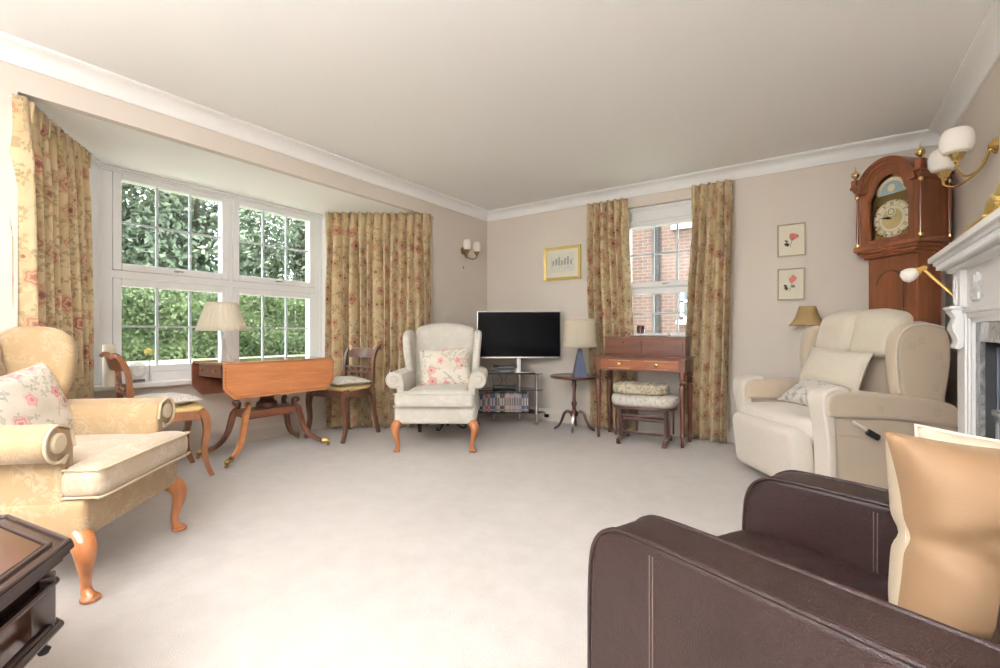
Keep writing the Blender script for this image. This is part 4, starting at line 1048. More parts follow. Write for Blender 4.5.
for k, r in enumerate(rom):
    th = -2*PI*k/12; u = V(math.sin(-th), 0, math.cos(-th)); rt = V(math.cos(-th), 0, -math.sin(-th)); wd = {'I': .006, 'V': .011, 'X': .011}; tot = sum(wd[c] for c in r); xx = -tot/2
    for c in r:
        ctr = V(0, YD, 1.752)+u*.104+rt*(xx+wd[c]/2); h2 = u*.0115
        st_ = {'I': [(0, 0)], 'V': [(-.004, 0), (.004, 0)], 'X': [(-.004, .004), (.004, -.004)]}[c]
        for a, b in st_: tube(bm, [ctr+h2+rt*a, ctr-h2+rt*b], .0012, 4)
        xx += wd[c]
for k in range(60):
    th = 2*PI*k/60; u = V(math.sin(th), 0, math.cos(th)); tube(bm, [V(0, YD, 1.752)+u*.119, V(0, YD, 1.752)+u*.124], .0008, 4)
for rr in (.090, .118):
    tube(bm, [V(rr*math.sin(2*PI*i/48), YD+.0006, 1.752+rr*math.cos(2*PI*i/48)) for i in range(49)], .0007, 4, cap=False)
obj('roman_numerals', bm, M['ink'], dl)
def hand(ang, L, wd, nm, m):
    bm = B(); u = V(math.sin(ang), 0, math.cos(ang)); rt = V(math.cos(ang), 0, -math.sin(ang)); c = V(0, .027, 1.752)
    P_ = [c-rt*wd*.4, c+u*L*.45-rt*wd, c+u*L*.7-rt*wd*.4, c+u*L, c+u*L*.7+rt*wd*.4, c+u*L*.45+rt*wd, c+rt*wd*.4]
    loft(bm, [P_, [p+V(0, -.0015, 0) for p in P_]]); obj(nm, bm, m, dl)
hand(math.radians(-72), .062, .010, 'hour_hand', M['ink']); hand(math.radians(-78), .098, .005, 'minute_hand', M['ink'])
bm = B()
for sx in (-1, 1):
    for sz in (-1, 1):
        for k in range(5):
            a = math.atan2(sz, sx)+(k-2)*.22; r = .150-.012*abs(k-2); tube(bm, [(r*math.cos(a), .0335, 1.758+r*math.sin(a)*.97), ((r-.014)*math.cos(a+.06), .0335, 1.758+(r-.014)*math.sin(a+.06))], .005, 6)
obj('spandrels', bm, M['brass'], dl)
bm = B(); prism(bm, [(.100*math.cos(a), 1.925+.112*math.sin(a)) for a in [PI*i/18 for i in range(19)]], .031, .036, 'XZ'); mo = obj('moon_dial', bm, M['dialblue'], dl)
bm = B(); arch_solid(bm, .104, .082, 1.932, .028, .032, 0); obj('lunar_arc', bm, M['dialcream'], mo)
bm = B(); lathe(bm, [(0, 0), (.026, 0), (.026, .003), (0, .003)], (0, .031, 1.965), 24, Rx(PI/2)); obj('painted_moon', bm, M['dialcream'], mo)

# ------------------------------------------------------------------ fireplace
t = thing('fireplace_surround', 'white carved wooden fireplace surround with dentil mantel shelf', 'fireplace')
wh = M['white_wood']; PF, PN = 2.577, 1.50     # far and near outer edges of the pilasters
def molded(x0, y0, y1, z0, z1): return (x0, XR, y0, y1, z0, z1)
bm = B()
for (ov, z0, z1) in ((.066, 1.246, 1.268), (.052, 1.232, 1.247), (.034, 1.212, 1.230), (.016, 1.196, 1.210)):
    bx(bm, .42-ov, XR-.001, PN-ov, PF+ov, z0, z1, .004)
bx(bm, .42-.044, XR-.001, PN-.044, PF+.044, 1.224, 1.236, .003); obj('mantel_shelf', bm, wh, t)
bm = B(); y = PN-.03
while y < PF+.03: bx(bm, .42-.046, .42-.030, y, y+.007, 1.2125, 1.2285); y += .0125
obj('dentil_course', bm, wh, t)
bm = B(); bx(bm, .44, XR-.001, PN+.02, PF-.02, 1.035, 1.198, .003); fr = obj('frieze', bm, wh, t)
bm = B(); bx(bm, .432, .445, 1.62, 2.456, 1.043, 1.053, .003); bx(bm, .430, .445, PN, PF, 1.030, 1.044, .004); obj('frieze_moulding', bm, wh, fr)
yc = 2.04; rn = random.Random(3)     # carved swag / urn of flowers on the frieze
def leafy(bm, y, z, a, l, wd, x=.4385):
    u = V(0, math.cos(a), math.sin(a)); p = V(0, -math.sin(a), math.cos(a)); c = V(x, y, z)
    pts = [c, c+u*l*.35+p*wd, c+u*l*.75+p*wd*.6, c+u*l, c+u*l*.75-p*wd*.6, c+u*l*.35-p*wd]
    loft(bm, [pts, [c+u*l*.5*.2+(q-c)*.8+V(-.007, 0, 0) for q in pts]])
for yb in (2.30, 1.77):
    bm = B()
    for k in range(26):
        a = rn.uniform(.2, 2.9); r = rn.uniform(.0, .05); leafy(bm, yb+r*math.cos(a)*1.3, 1.095+r*math.sin(a), a+rn.uniform(-.4, .4), rn.uniform(.018, .035), .006)
    prism(bm, [(yb-.035, 1.075), (yb+.035, 1.075), (yb+.028, 1.098), (yb-.028, 1.098)], .431, .441, 'YZ', .002, 2)
    for k in range(7):
        a = -PI+k*PI/6; lathe(bm, [(0, -.004), (.006, 0), (0, .004)], (.437, yb+.07*math.cos(a), 1.085+.018*math.sin(a)), 8)
    obj('carved_flowers', bm, wh, fr)
for (ya, yb) in ((2.456, 2.577), (1.50, 1.62)):
    bm = B(); bx(bm, .42, XR-.001, ya, yb, 1.045, 1.197, .003); bx(bm, .434, XR-.001, ya, yb, .0, 1.05, .003); bx(bm, .420, XR-.001, ya-.008, yb+.008, 0, .14, .004); pl = obj('pilaster', bm, wh, t)
    bm = B(); yc = (ya+yb)/2; tube(bm, [(.420, yc+.022*math.cos(2*PI*i/28), 1.12+.055*math.sin(2*PI*i/28)) for i in range(29)], .004, 6, up=(1, 0, 0), cap=False)
    lathe(bm, [(0, 0), (.014, .001), (.010, .004), (0, .005)], (.4195, yc, 1.12), 16, Ry(-PI/2)); obj('oval_patera', bm, wh, pl)
    bm = B(); S = [(.434, 1.052), (.400, 1.052), (.397, 1.040), (.404, 1.030), (.411, 1.018), (.408, 1.004), (.401, .985), (.403, .965), (.412, .945), (.417, .925), (.411, .908), (.412, .897), (.424, .895), (.434, .905)]
    prism(bm, S, ya+.012, yb-.012, 'XZ', .003, 2); obj('scroll_bracket', bm, wh, pl)
    bm = B(); bx(bm, .392, .45, ya, yb, 1.048, 1.060, .003); obj('bracket_cap', bm, wh, pl)
# inner moulding frame
bm = B()
for (a, x) in ((.0, .440), (.018, .446)):
    bx(bm, x, XR-.002, 2.456-.022-a, 2.460-a, 0, 1.035-a, .003); bx(bm, x, XR-.002, 1.62+a-.004, 1.642+a, 0, 1.035-a, .003); bx(bm, x, XR-.002, 1.62+a, 2.456-a, 1.013-a, 1.037-a, .003)
obj('inner_moulding', bm, wh, t)
bm = B(); bx(bm, .456, .470, FY1, 2.42, 0, 1.0, .001); bx(bm, .456, .470, 1.655, FY0, 0, 1.0, .001); bx(bm, .456, .470, FY0, FY1, FZ, 1.0, .001); obj('marble_slips', bm, M['marble'], t)
bm = B(); bx(bm, .470, XR+.35, FY1-.001, FY1+.02, .0, FZ); bx(bm, .470, XR+.35, FY0-.02, FY0+.001, .0, FZ); bx(bm, XR+.33, XR+.36, FY0, FY1, 0, FZ); bx(bm, .470, XR+.36, FY0, FY1, FZ-.001, FZ+.02); bx(bm, XR-.02, XR+.36, FY0, FY1, -.0, .012); obj('firebox', bm, M['soot'], t)
bm = B()
for k in range(8): bx(bm, .495+k*.022, .515+k*.022, FY1-.012, FY1-.002, .05, FZ-.02, .003)
obj('fluted_cheek', bm, M['steel'], t, label='fluted blue-grey metal cheek')
bm = B(); bx(bm, .30, XR+.3, 1.48, 2.60, .0, .035, .005); o = obj('hearth', bm, M['marble'], t)
t = thing('stove', 'blue-grey steel stove standing in the fireplace opening', 'stove', (0, 0, 0))
SX0, SX1, SY0, SY1 = .465, .66, 1.84, 2.22
bm = B(); bx(bm, SX0+.012, SX1-.01, SY0+.012, SY1-.012, .09, .685, .004); obj('body', bm, M['steel'], t)
bm = B(); bx(bm, SX0-.008, SX1, SY0-.008, SY1+.008, .682, .70, .004); bx(bm, SX0+.01, SX1-.01, SY0+.01, SY1-.01, .70, .715, .004); obj('top_plate', bm, M['steel_l'], t)
bm = B()
for a in (SY0+.002, SY1-.024): bx(bm, SX0, SX0+.018, a, a+.022, .10, .68, .003)
bx(bm, SX0, SX0+.018, SY0, SY1, .10, .125, .003); bx(bm, SX0, SX0+.018, SY0, SY1, .655, .68, .003); d_ = obj('door', bm, M['steel_l'], t)
bm = B(); bx(bm, SX0+.006, SX0+.010, SY0+.02, SY1-.02, .12, .66); obj('door_glass', bm, plain('brown_reflection_glass', (.20, .09, .05), .15), d_)  # orange reflection on the door put into the glass colour
for a in (SX0+.03, SX1-.04):
    for b in (SY0+.03, SY1-.03):
        bm = B(); lathe(bm, [(.018, .035), (.014, .05), (.018, .095)], (a, b, 0), 12); obj('leg', bm, M['steel'], t)
# gilt ornament on the mantel
t = thing('gilt_ornament', 'low gilded carved ornament with scrolled end and red centre on the mantelpiece', 'ornament', (-.085, -.33, 1.2685)); t.scale = (1, 1, .82)
bm = B(); bx(bm, .465, .505, 2.28, 2.50, 0, .006, .002); bx(bm, .470, .500, 2.27, 2.485, .006, .034, .004); bx(bm, .463, .507, 2.265, 2.505, .034, .042, .003); obj('base_rail', bm, M['gilt'], t)
bm = B(); tube(bm, [(.485, 2.30, .035), (.485, 2.26, .075), (.485, 2.20, .085), (.485, 2.17, .06), (.485, 2.195, .035), (.485, 2.22, .05)], [.012, .016, .018, .016, .012, .008], 10, smooth=5)
tube(bm, [(.485, 2.18, .08), (.485, 2.10, .12), (.485, 2.00, .13), (.485, 1.90, .11), (.485, 1.82, .06)], [.014, .016, .018, .016, .012], 10, smooth=5); bx(bm, .465, .505, 1.80, 2.28, 0, .03, .003); obj('scroll', bm, M['gilt'], t)
bm = B(); prism(bm, [(2.16, .028), (2.10, .085), (2.0, .10), (1.9, .085), (1.84, .028)], .478, .492, 'YZ', .003, 2); obj('centre_panel', bm, plain('red_lacquer', (.25, .03, .02), .3), t)

# brass reading lamp behind the surround
Yl = 2.90; Xl = .498
t = thing('reading_lamp', 'brass swing-arm reading lamp with white glass shade between clock and mantelpiece', 'lamp', (Xl, Yl, 0))
bm = B(); lathe(bm, [(0, 0), (.10, 0), (.10, .012), (.03, .022), (.012, .03)], seg=28); obj('base', bm, M['pbrass'], t)
bm = B(); lathe(bm, [(.008, .02), (.008, 1.13), (.012, 1.135), (.012, 1.15), (0, 1.155)], seg=12); obj('pole', bm, M['pbrass'], t)
bm = B(); tube(bm, [(.0, .0, 1.10), (-.059, .0175, 1.1775), (-.118, .035, 1.255)], .0065, 8); obj('swing_arm', bm, M['pbrass'], t)
hp = V(-.118, .035, 1.262); dirn = V(-.75, -.1, -.42).normalized(); q = V(0, 0, 1).rotation_difference(dirn).to_matrix()
bm = B(); lathe(bm, [(.006, -.012), (.012, -.005), (.014, .015), (.020, .030), (.018, .034)], hp, 16, q); hd = obj('lamp_holder', bm, M['pbrass'], t)
bm = B(); lathe(bm, [(.016, .026), (.026, .038), (.034, .060), (.032, .078), (.018, .090), (0, .092)], hp, 24, q); obj('glass_shade', bm, M['opal'], t)
bm = B(); soft(bm, .15, .15, .50, (0, 0, .25), .02, 3, 3); o = obj('waste_bin', bm, M['black']); o.location = (.60, 3.84, 0); tag(o, 'black upright box on the floor behind the recliner wing', 'box')

# ------------------------------------------------------------------ side table & tan lamp behind recliner
lx, ly = -.112, 4.33
t = thing('side_table', 'small round side table mostly hidden behind the recliner, under the tan lamp', 'table', (lx, ly, 0))
bm = B(); lathe(bm, [(0, .575), (.15, .575), (.155, .583), (.15, .592), (0, .592)], seg=32); obj('tabletop', bm, M['white_wood'], t)
bm = B(); lathe(bm, [(.02, .03), (.016, .2), (.022, .3), (.016, .4), (.03, .576)], seg=16); obj('column', bm, M['white_wood'], t)
bm = B(); lathe(bm, [(0, 0), (.12, 0), (.12, .015), (.03, .035)], seg=28); obj('foot', bm, M['white_wood'], t)
t = thing('table_lamp', 'candlestick table lamp with flared tan shade between the prints and the recliner', 'lamp', (lx, ly, .5925))
bm = B(); lathe(bm, [(.05, 0), (.052, .01), (.02, .03), (.008, .05), (.010, .20), (.007, .32), (.010, .355), (.026, .36), (.028, .366), (.010, .37)], seg=20); obj('candlestick', bm, M['abrass'], t)
bm = B(); lathe(bm, [(.012, .368), (.012, .44), (.008, .445), (0, .445)], seg=16); obj('candle_tube', bm, M['ivory'], t)
bm = B(); prof = [(.128, .425), (.118, .433), (.100, .455), (.082, .49), (.068, .53), (.056, .575)]
lathe(bm, prof, seg=40, caps=False); s_ = obj('lamp_shade', bm, M['shade_tan'], t, sharp=80); s_.modifiers.new('Solidify', 'SOLIDIFY').thickness = .002

# ------------------------------------------------------------------ recliner
fR = Vector((-.783, -.622)); rR = face_rot(fR); R0 = (-.237, 3.47)
t = thing('recliner_armchair', 'cream upholstered high-back recliner with side lever, beside the clock', 'armchair', (*R0, 0), rR)
# local: front of arms at y=0, back at +y; near arm is local -x or +x
rm, rp = M['recl'], M['recl_lit']
bm = B(); soft(bm, .70, .60, .34, (0, .36, .24), .03, 5); obj('base_body', bm, rm, t)
bm = B(); soft(bm, .655, .50, .16, (0, .16, .395), .06, 12, 5, lambda p, h: V(p.x, p.y-.02*(1-(p.x/h.x)**2)*(p.y < 0), p.z+(.02*(1-(p.x/h.x)**2)*(1-(p.y/h.y)**2) if p.z > 0 else 0))); obj('seat_cushion', bm, rp, t)
bm = B(); soft(bm, .655, .14, .36, (0, -.06, .235), .06, 10, 5, lambda p, h: V(p.x, p.y-.015*(1-(p.x/h.x)**2)-.02*(p.z/h.z), p.z)); obj('footrest', bm, rp, t)
for s in (-1, 1):
    bm = B()
    so = smoothpoly([(.0, .10), (-.005, .25), (-.02, .42), (-.035, .53), (-.02, .60), (.03, .628), (.12, .625), (.35, .60), (.55, .575), (.68, .545), (.74, .47), (.75, .30), (.745, .10), (.70, .045), (.4, .04), (.05, .045)], 4)
    prism(bm, so, s*.335, s*.425, 'YZ', .018, 3); ar = obj('arm', bm, rm, t)
    bm = B(); so2 = smoothpoly([(-.03, .50), (-.045, .56), (-.03, .615), (.04, .642), (.20, .635), (.45, .605), (.66, .575), (.74, .53), (.75, .44), (.6, .45), (.3, .48), (.06, .49)], 4)
    prism(bm, so2, s*.312, s*.448, 'YZ', .026, 4); obj('arm_pad', bm, rm, ar)
    bm = B(); so3 = smoothpoly([(.02, .07), (-.012, .06), (-.02, .25), (-.032, .42), (-.056, .55), (-.045, .63), (.03, .662), (.09, .660), (.105, .635), (.085, .605), (.03, .575), (.015, .50), (.02, .40), (.025, .25)], 4)
    prism(bm, so3, s*.318, s*.440, 'YZ', .012, 3); obj('arm_front', bm, rp, ar)  # arm front panel, its reflected light painted in by the paler cloth
    bm = B(); wo = smoothpoly([(.455, .56), (.42, .70), (.41, .85), (.43, .95), (.49, 1.0), (.57, 1.015), (.66, 1.005), (.735, .96), (.75, .80), (.72, .60), (.70, .48), (.55, .52)], 4)
    prism(bm, wo, s*.30, s*.395, 'YZ', .035, 4); wg = obj('wing', bm, rm, t)
    bm = B(); tube(bm, [(s*.392, p.x*.985+.008, p.y*.985+.01) for p in wo[2:27]], .0045, 6, up=(1, 0, 0)); obj('piping', bm, rp, wg)
bm = B(); soft(bm, .60, .20, .62, (0, .60, .72), .07, 10, 4, lambda p, h: V(p.x, p.y-.03*(1-(p.x/h.x)**2)+(p.z+.3)*.16, p.z)); obj('backrest', bm, rm, t)
bm = B()
def hc(p, h):
    sc = 1-.16*max(0, p.z/h.z)**3
    gy = -.012*math.exp(-((p.x)/.012)**2)*(p.y < 0)
    return V(p.x*sc, p.y+(p.z+.1)*.22-.02*(1-(p.x/h.x)**2)-gy, p.z+.02*(1-(p.x/h.x)**2))
for s in (-1, 1): soft(bm, .305, .16, .30, (s*.150, .515, .960), .065, 8, 5, lambda p, h: V(p.x, p.y+(p.z+.1)*.24, p.z-.03*max(0, s*p.x/h.x)*max(0, p.z/h.z)))
obj('head_cushion', bm, M['creamc'], t)
near = 1 if (Matrix.Rotation(rR, 2) @ Vector((1, 0))).y < 0 else -1
bm = B(); tube(bm, [(near*.43, .12, .47), (near*.446, .15, .45), (near*.452, .19, .425)], [.010, .009, .008], 8); lv = obj('lever', bm, M['recl_lit'], t)
bm = B(); soft(bm, .02, .085, .035, (near*.455, .215, .405), .009, 3, 3, rot=Rx(-.5)); obj('lever_handle', bm, M['black'], lv)
bm = B(); tube(bm, [(near*.428, .02, .40), (near*.429, .3, .375), (near*.428, .70, .36)], .003, 6); tube(bm, [(near*.428, .05, .515), (near*.429, .3, .50), (near*.428, .70, .47)], .003, 6); obj('side_seam', bm, M['recl'], t)
cushion('lumbar_pillow', 'plain cream rectangular pillow on the recliner, uppermost of two', M['creamc'], .50, .25, .13, loc_in(R0, rR, near*.03, .33, .735), rR, -.35, near*.05, 5, .005)
cushion('lumbar_pillow', 'white patterned flat cushion tucked under the cream pillow on the recliner', M['stripecush'], .44, .24, .10, loc_in(R0, rR, near*.0, .235, .575), rR, -.95, 0, 6, .004)

# ------------------------------------------------------------------ leather armchair
fS = Vector((-.929, .370)); rS = face_rot(fS); S0 = (-.275, 1.259)
t = thing('leather_armchair', 'dark brown leather armchair with cushions in the right foreground', 'armchair', (*S0, 0), rS)
# local +x is the arm nearest the camera
AX = .30; AW = .125
so = smoothpoly([(.0, .07), (-.004, .25), (-.002, .44), (.012, .515), (.05, .552), (.11, .563), (.30, .565), (.60, .565), (.72, .565), (.76, .55), (.765, .30), (.763, .07), (.73, .022), (.6, .02), (.3, .02), (.03, .022)], 5)
for s in (-1, 1):
    bm = B(); prism(bm, so, s*(AX-AW/2), s*(AX+AW/2), 'YZ', .012, 3)
    for v in bm.verts:
        if v.co.z > .3: v.co.z += .010*(1-((abs(v.co.x)-AX)/(AW/2))**2)*min(1, (v.co.z-.3)/.2)
    ar = obj('arm', bm, M['leather'], t)
    bm = B()
    for k in (-1, 1): tube(bm, [(s*(AX+k*(AW/2-.004)), p.x*1.0, p.y+.002) for p in so[0:52]], .0052, 8, up=(1, 0, 0))
    obj('piping', bm, M['leather'], ar)
    bm = B()
    for k in (-1, 1):
        for dy in (0, .007):
            x_ = s*(AX+k*(AW/2)); ys = .155 if s > 0 else .30
            tube(bm, [(x_+s*k*.0008, ys+dy, .03), (x_+s*k*.0008, ys+dy, .545)], .0011, 5)
    obj('stitching', bm, M['stitch'], ar)
bm = B(); soft(bm, .48, .66, .24, (0, .38, .16), .02, 5); obj('seat_base', bm, M['leather'], t)
def wrk(p, h):
    z = p.z
    if z > 0:
        e = (1-(p.x/h.x)**2)*(1-(p.y/h.y)**4)
        z += .028*e+.0035*math.sin(24*p.x+7*math.sin(9*p.y))*e+.003*math.sin(31*p.y+11*p.x)*e
    return V(p.x, p.y-(.02*(1-(p.x/h.x)**2) if p.y < 0 else 0), z)
bm = B(); soft(bm, .472, .60, .145, (0, .30, .345), .045, 26, 4, wrk); obj('seat_cushion', bm, M['leather'], t)
bm = B(); soft(bm, .472, .18, .50, (0, .63, .50), .06, 16, 4, lambda p, h: V(p.x, p.y-.03*(1-(p.x/h.x)**2)*(1-(p.z/h.z)**2)+(p.z+.2)*.15+.004*math.sin(25*p.z+9*p.x), p.z)); obj('back_cushion', bm, M['leather'], t)
bm = B(); soft(bm, .60, .09, .58, (0, .725, .33), .03, 5, 3, lambda p, h: V(p.x, p.y+(p.z+.3)*.08, p.z)); obj('backrest', bm, M['leather'], t)
for sx in (-1, 1):
    for y in (.05, .70):
        bm = B(); box(bm, .05, .05, .03, (sx*AX, y, .013), .004); obj('leg', bm, M['rose'], t)
# cushions on it
o = thing('scatter_cushion', 'large gold velvet cushion standing on the leather armchair', 'cushion', (.285, 1.215, .558), math.radians(28))
e = Rx(-.16) @ Ry(.07)
def bigpillow(w, h, tk, seed, wr):
    bm = B(); pillow(bm, w, h, tk, 40, .08, wr, seed, 'XZ')
    for v in bm.verts:   # slump creases
        x, y, z = v.co; k = (1-(2*x/w)**2)*(1-(2*z/h)**2)
        d = .026*math.exp(-((z+.03+.22*x)/.020)**2)+.030*math.exp(-((z+.10-.35*x)/.018)**2)+.016*math.exp(-((z-.06-.25*x)/.022)**2)+.012*math.exp(-((z+.15+.1*x)/.015)**2)
        v.co.y -= math.copysign(d*max(0, k)**.5, y)
        v.co.x += .008*math.sin(14*z+1)*(abs(2*x/w)**2)
    return bm
bm = bigpillow(.42, .40, .23, 4, .006)
# front (camera side) gold, back pale
c_ = obj('cover', bm, M['velvet'], o, sharp=75); c_.rotation_euler = e.to_euler()
me = c_.data; me.materials.append(M['velvet_back'])
for p in me.polygons: p.material_index = 1 if p.center.y > 0.0 else 0
bm = B(); tube(bm, [(-.19+.008*math.sin(14*z+1), -.001, z) for z in [-.19+.38*i/24 for i in range(25)]], .0025, 5); s_ = obj('seam', bm, M['creamc'], o); s_.rotation_euler = e.to_euler()
cushion('scatter_cushion', 'pale cream cushion peeping out behind the gold velvet cushion', M['linen_c'], .40, .36, .16, (.365, 1.45, .545), math.radians(-4), -.15, .06, 12, .006)
cushion('scatter_cushion', 'silvery grey satin cushion lying against the back of the leather armchair', M['leather_pale'], .34, .30, .13, (.33, .95, .53), math.radians(60), -.35, .2, 15, .008)

# ------------------------------------------------------------------ octagonal table
V0 = Vector((-1.511, .348)); cen = V0+Vector((-.236, -.972))*.457; a0 = math.atan2(V0.y-cen.y, V0.x-cen.x)
t = thing('octagonal_table', 'dark polished octagonal coffee table with moulded edges in the left foreground', 'table', (cen.x, cen.y, 0), a0)
def octo(r): return [(r*math.cos(PI/4*i), r*math.sin(PI/4*i)) for i in range(8)]
bm = B(); prism(bm, octo(.400), .447, .452, 'XY', .001, 1); obj('inset_top', bm, M['blacktop'], t)
bm = B()
for r0, r1, z0, z1 in ((.457, .38, .432, .448), (.449, .38, .420, .434), (.436, .38, .405, .421)):
    o8, i8 = octo(r0), octo(r1)
    for i in range(8):
        j = (i+1) % 8; loft(bm, [[V(*o8[i], z0), V(*o8[j], z0), V(*i8[j], z0), V(*i8[i], z0)], [V(*[q*.992 for q in o8[i]], z1), V(*[q*.992 for q in o8[j]], z1), V(*i8[j], z1), V(*i8[i], z1)]])
for r0, z in ((.446, .4505), (.412, .4505)):
    o8 = octo(r0); tube(bm, [(*p, z) for p in o8+[o8[0]]], .006, 8)
obj('moulded_edge', bm, M['blackwood'], t)
for r, z0, z1, nm in ((.405, .355, .405, 'upper_frieze'), (.39, .245, .356, 'side_panel')):
    bm = B(); prism(bm, octo(r), z0, z1, 'XY', .002, 1); obj(nm, bm, M['blackwood'] if nm != 'side_panel' else M['blacktop'], t)
bm = B()
for z, r in ((.36, .422), (.352, .414), (.262, .418), (.252, .43)):
    o8 = octo(r); tube(bm, [(*p, z) for p in o8+[o8[0]]], .009, 8)
obj('side_beading', bm, M['blackwood'], t)
for i in range(8):
    a = PI/4*i; c, s = math.cos(a), math.sin(a)
    bm = B(); box(bm, .042, .042, .14, (c*.402, s*.402, .31), .004, rot=None); 
    for v in bm.verts:
        d = Vector((v.co.x-c*.402, v.co.y-s*.402)); d.rotate(Matrix.Rotation(a, 2)); v.co.x, v.co.y = c*.402+d.x, s*.402+d.y
    po = obj('corner_post', bm, M['blackwood'], t)
    bm = B(); lathe(bm, [(.008, .245), (.018, .236), (.010, .226), (.006, .212), (.014, .204), (.010, .194), (0, .19)], (c*.402, s*.402, 0), 14); obj('drop_finial', bm, M['iron'], po)
bm = B(); prism(bm, octo(.24), .0, .262, 'XY', .004, 1); obj('base_plinth', bm, M['blackwood'], t)

# ------------------------------------------------------------------ outside
bm = B(); bx(bm, -30, -4.46, -20, 30, -.5, -.3); bx(bm, -30, 20, 4.9, 30, -.5, -.3); bm2 = B(); bx(bm2, -12, 12, -14, -2.3, -.3, -.12); po_ = obj('bounce_patio', bm2, M['bounce_patio']); po_['kind'] = 'structure'  # unseen patio added to throw light up onto the ceiling
o = obj('garden_ground', bm, M['lawn']); o['kind'] = 'structure'
bm = B(); prism(bm, [(-6.0, -.3), (-7.6, .54), (-16, .56), (-16, -.3)], -6, 14, 'XZ'); o = obj('garden_bank', bm, M['lawn']); o['kind'] = 'structure'
def leaves(bm, n, fn, size, seed):
    rn = random.Random(seed)
    for _ in range(n):
        p, nrm = fn(rn); a = V(rn.gauss(0, 1), rn.gauss(0, 1), rn.gauss(0, 1)).normalized(); nn = (nrm*.8+a*.8).normalized()
        u = nn.cross(V(rn.gauss(0, 1), rn.gauss(0, 1), rn.gauss(0, 1))).normalized(); w = nn.cross(u); s = size*rn.uniform(.6, 1.3)
        bm.faces.new([bm.verts.new(p+u*s), bm.verts.new(p+w*s*.45), bm.verts.new(p-u*s), bm.verts.new(p-w*s*.45)])
def foliage(name, label, fn, n, size, seed, mat, cat, parent=None):
    bm = B(); leaves(bm, n, fn, size, seed); return bm
# hedge: box-shaped mass of leaves on a lumpy core
t = thing('garden_hedge', 'clipped dense green hedge beyond the bay window', 'hedge')
bm = B(); soft(bm, 1.0, 13, 1.15, (-9.2, 3.5, 1.12), .25, 40, 3, lambda p, h: V(p.x+.10*math.sin(3.1*p.y)+.06*math.sin(7*p.z+2*p.y), p.y, p.z+.05*math.sin(2.3*p.y))); obj('hedge_core', bm, M['leaf'], t)
def hf(rn):
    y = rn.uniform(-2.5, 9.5)
    if rn.random() < .8:
        z = rn.uniform(.55, 1.72); x = -8.66+.10*math.sin(3.1*(y-3.5))+.06*math.sin(7*(z-1.1)+2*y)+rn.uniform(-.06, .08); return V(x, y, z), V(1, 0, .3)
    return V(rn.uniform(-9.6, -8.7), y, 1.72+.05*math.sin(2.3*y)+rn.uniform(-.03, .08)), V(0, 0, 1)
bm = B(); leaves(bm, 26000, hf, .045, 1); obj('foliage', bm, M['leaf'], t, merge=False)['kind'] = 'stuff'
def tree(label, x, y, h, r, zc, n, seed, trunk_r=.2, lean=0, mat='leaf2', dens=2.2, size=.075):
    rn = random.Random(seed); t = thing('garden_tree', label, 'tree', (x, y, 0), 0, 'trees beyond the bay window')
    bm = B(); tube(bm, [(0, 0, -.3), (lean*.3, .05, zc*.45), (lean, 0, zc), (lean*1.2, .1, h*.9)], [trunk_r*1.2, trunk_r, trunk_r*.8, trunk_r*.2], 10, smooth=4)
    for k in range(10):
        a = rn.uniform(0, 6.28); z0 = rn.uniform(zc*.6, zc*1.3); L = r*rn.uniform(.6, 1.0); tube(bm, [(lean*.8, 0, z0), (lean+L*.5*math.cos(a), L*.5*math.sin(a), z0+L*.3), (lean+L*math.cos(a), L*math.sin(a), z0+L*.55)], [trunk_r*.45, trunk_r*.25, .02], 6, smooth=3)
    obj('trunk', bm, M['bark'], t)
    cl_ = [(V(lean+rn.gauss(0, r*.42), rn.gauss(0, r*.42), zc+rn.gauss(0, (h-zc)*.42)), rn.uniform(.3, .55)*r) for _ in range(34)]
    def f(rn2):
        c, rr = rn2.choice(cl_); d = V(rn2.gauss(0, 1), rn2.gauss(0, 1), rn2.gauss(0, 1)).normalized(); return c+d*rr*rn2.uniform(.6, 1.0), d
    bm = B(); leaves(bm, int(n*dens), f, size, seed+1); obj('crown', bm, M[mat], t, merge=False)['kind'] = 'stuff'
tree('broad pale green tree above the hedge in the left-hand bay pane', -12.2, 2.1, 6.2, 2.6, 3.2, 12000, 11, .22)
tree('bushy green tree above the hedge beside the bay mullion', -12.4, 5.0, 6.0, 2.3, 3.0, 12000, 17, .2)
tree('dark leaning tree with open crown in the right-hand bay pane', -11.6, 7.1, 6.6, 2.2, 4.0, 6500, 23, .20, .5, 'leaf2', 2.0, .06)
tree('distant dark tree at the curtain edge of the bay window', -13.5, 11.0, 6.6, 2.6, 3.4, 9000, 31, .25, 0, 'leaf2', 2.0, .075)
tree('distant tree seen through the narrow canted bay pane', -13.0, -1.6, 6.0, 2.8, 3.0, 8000, 37, .25)
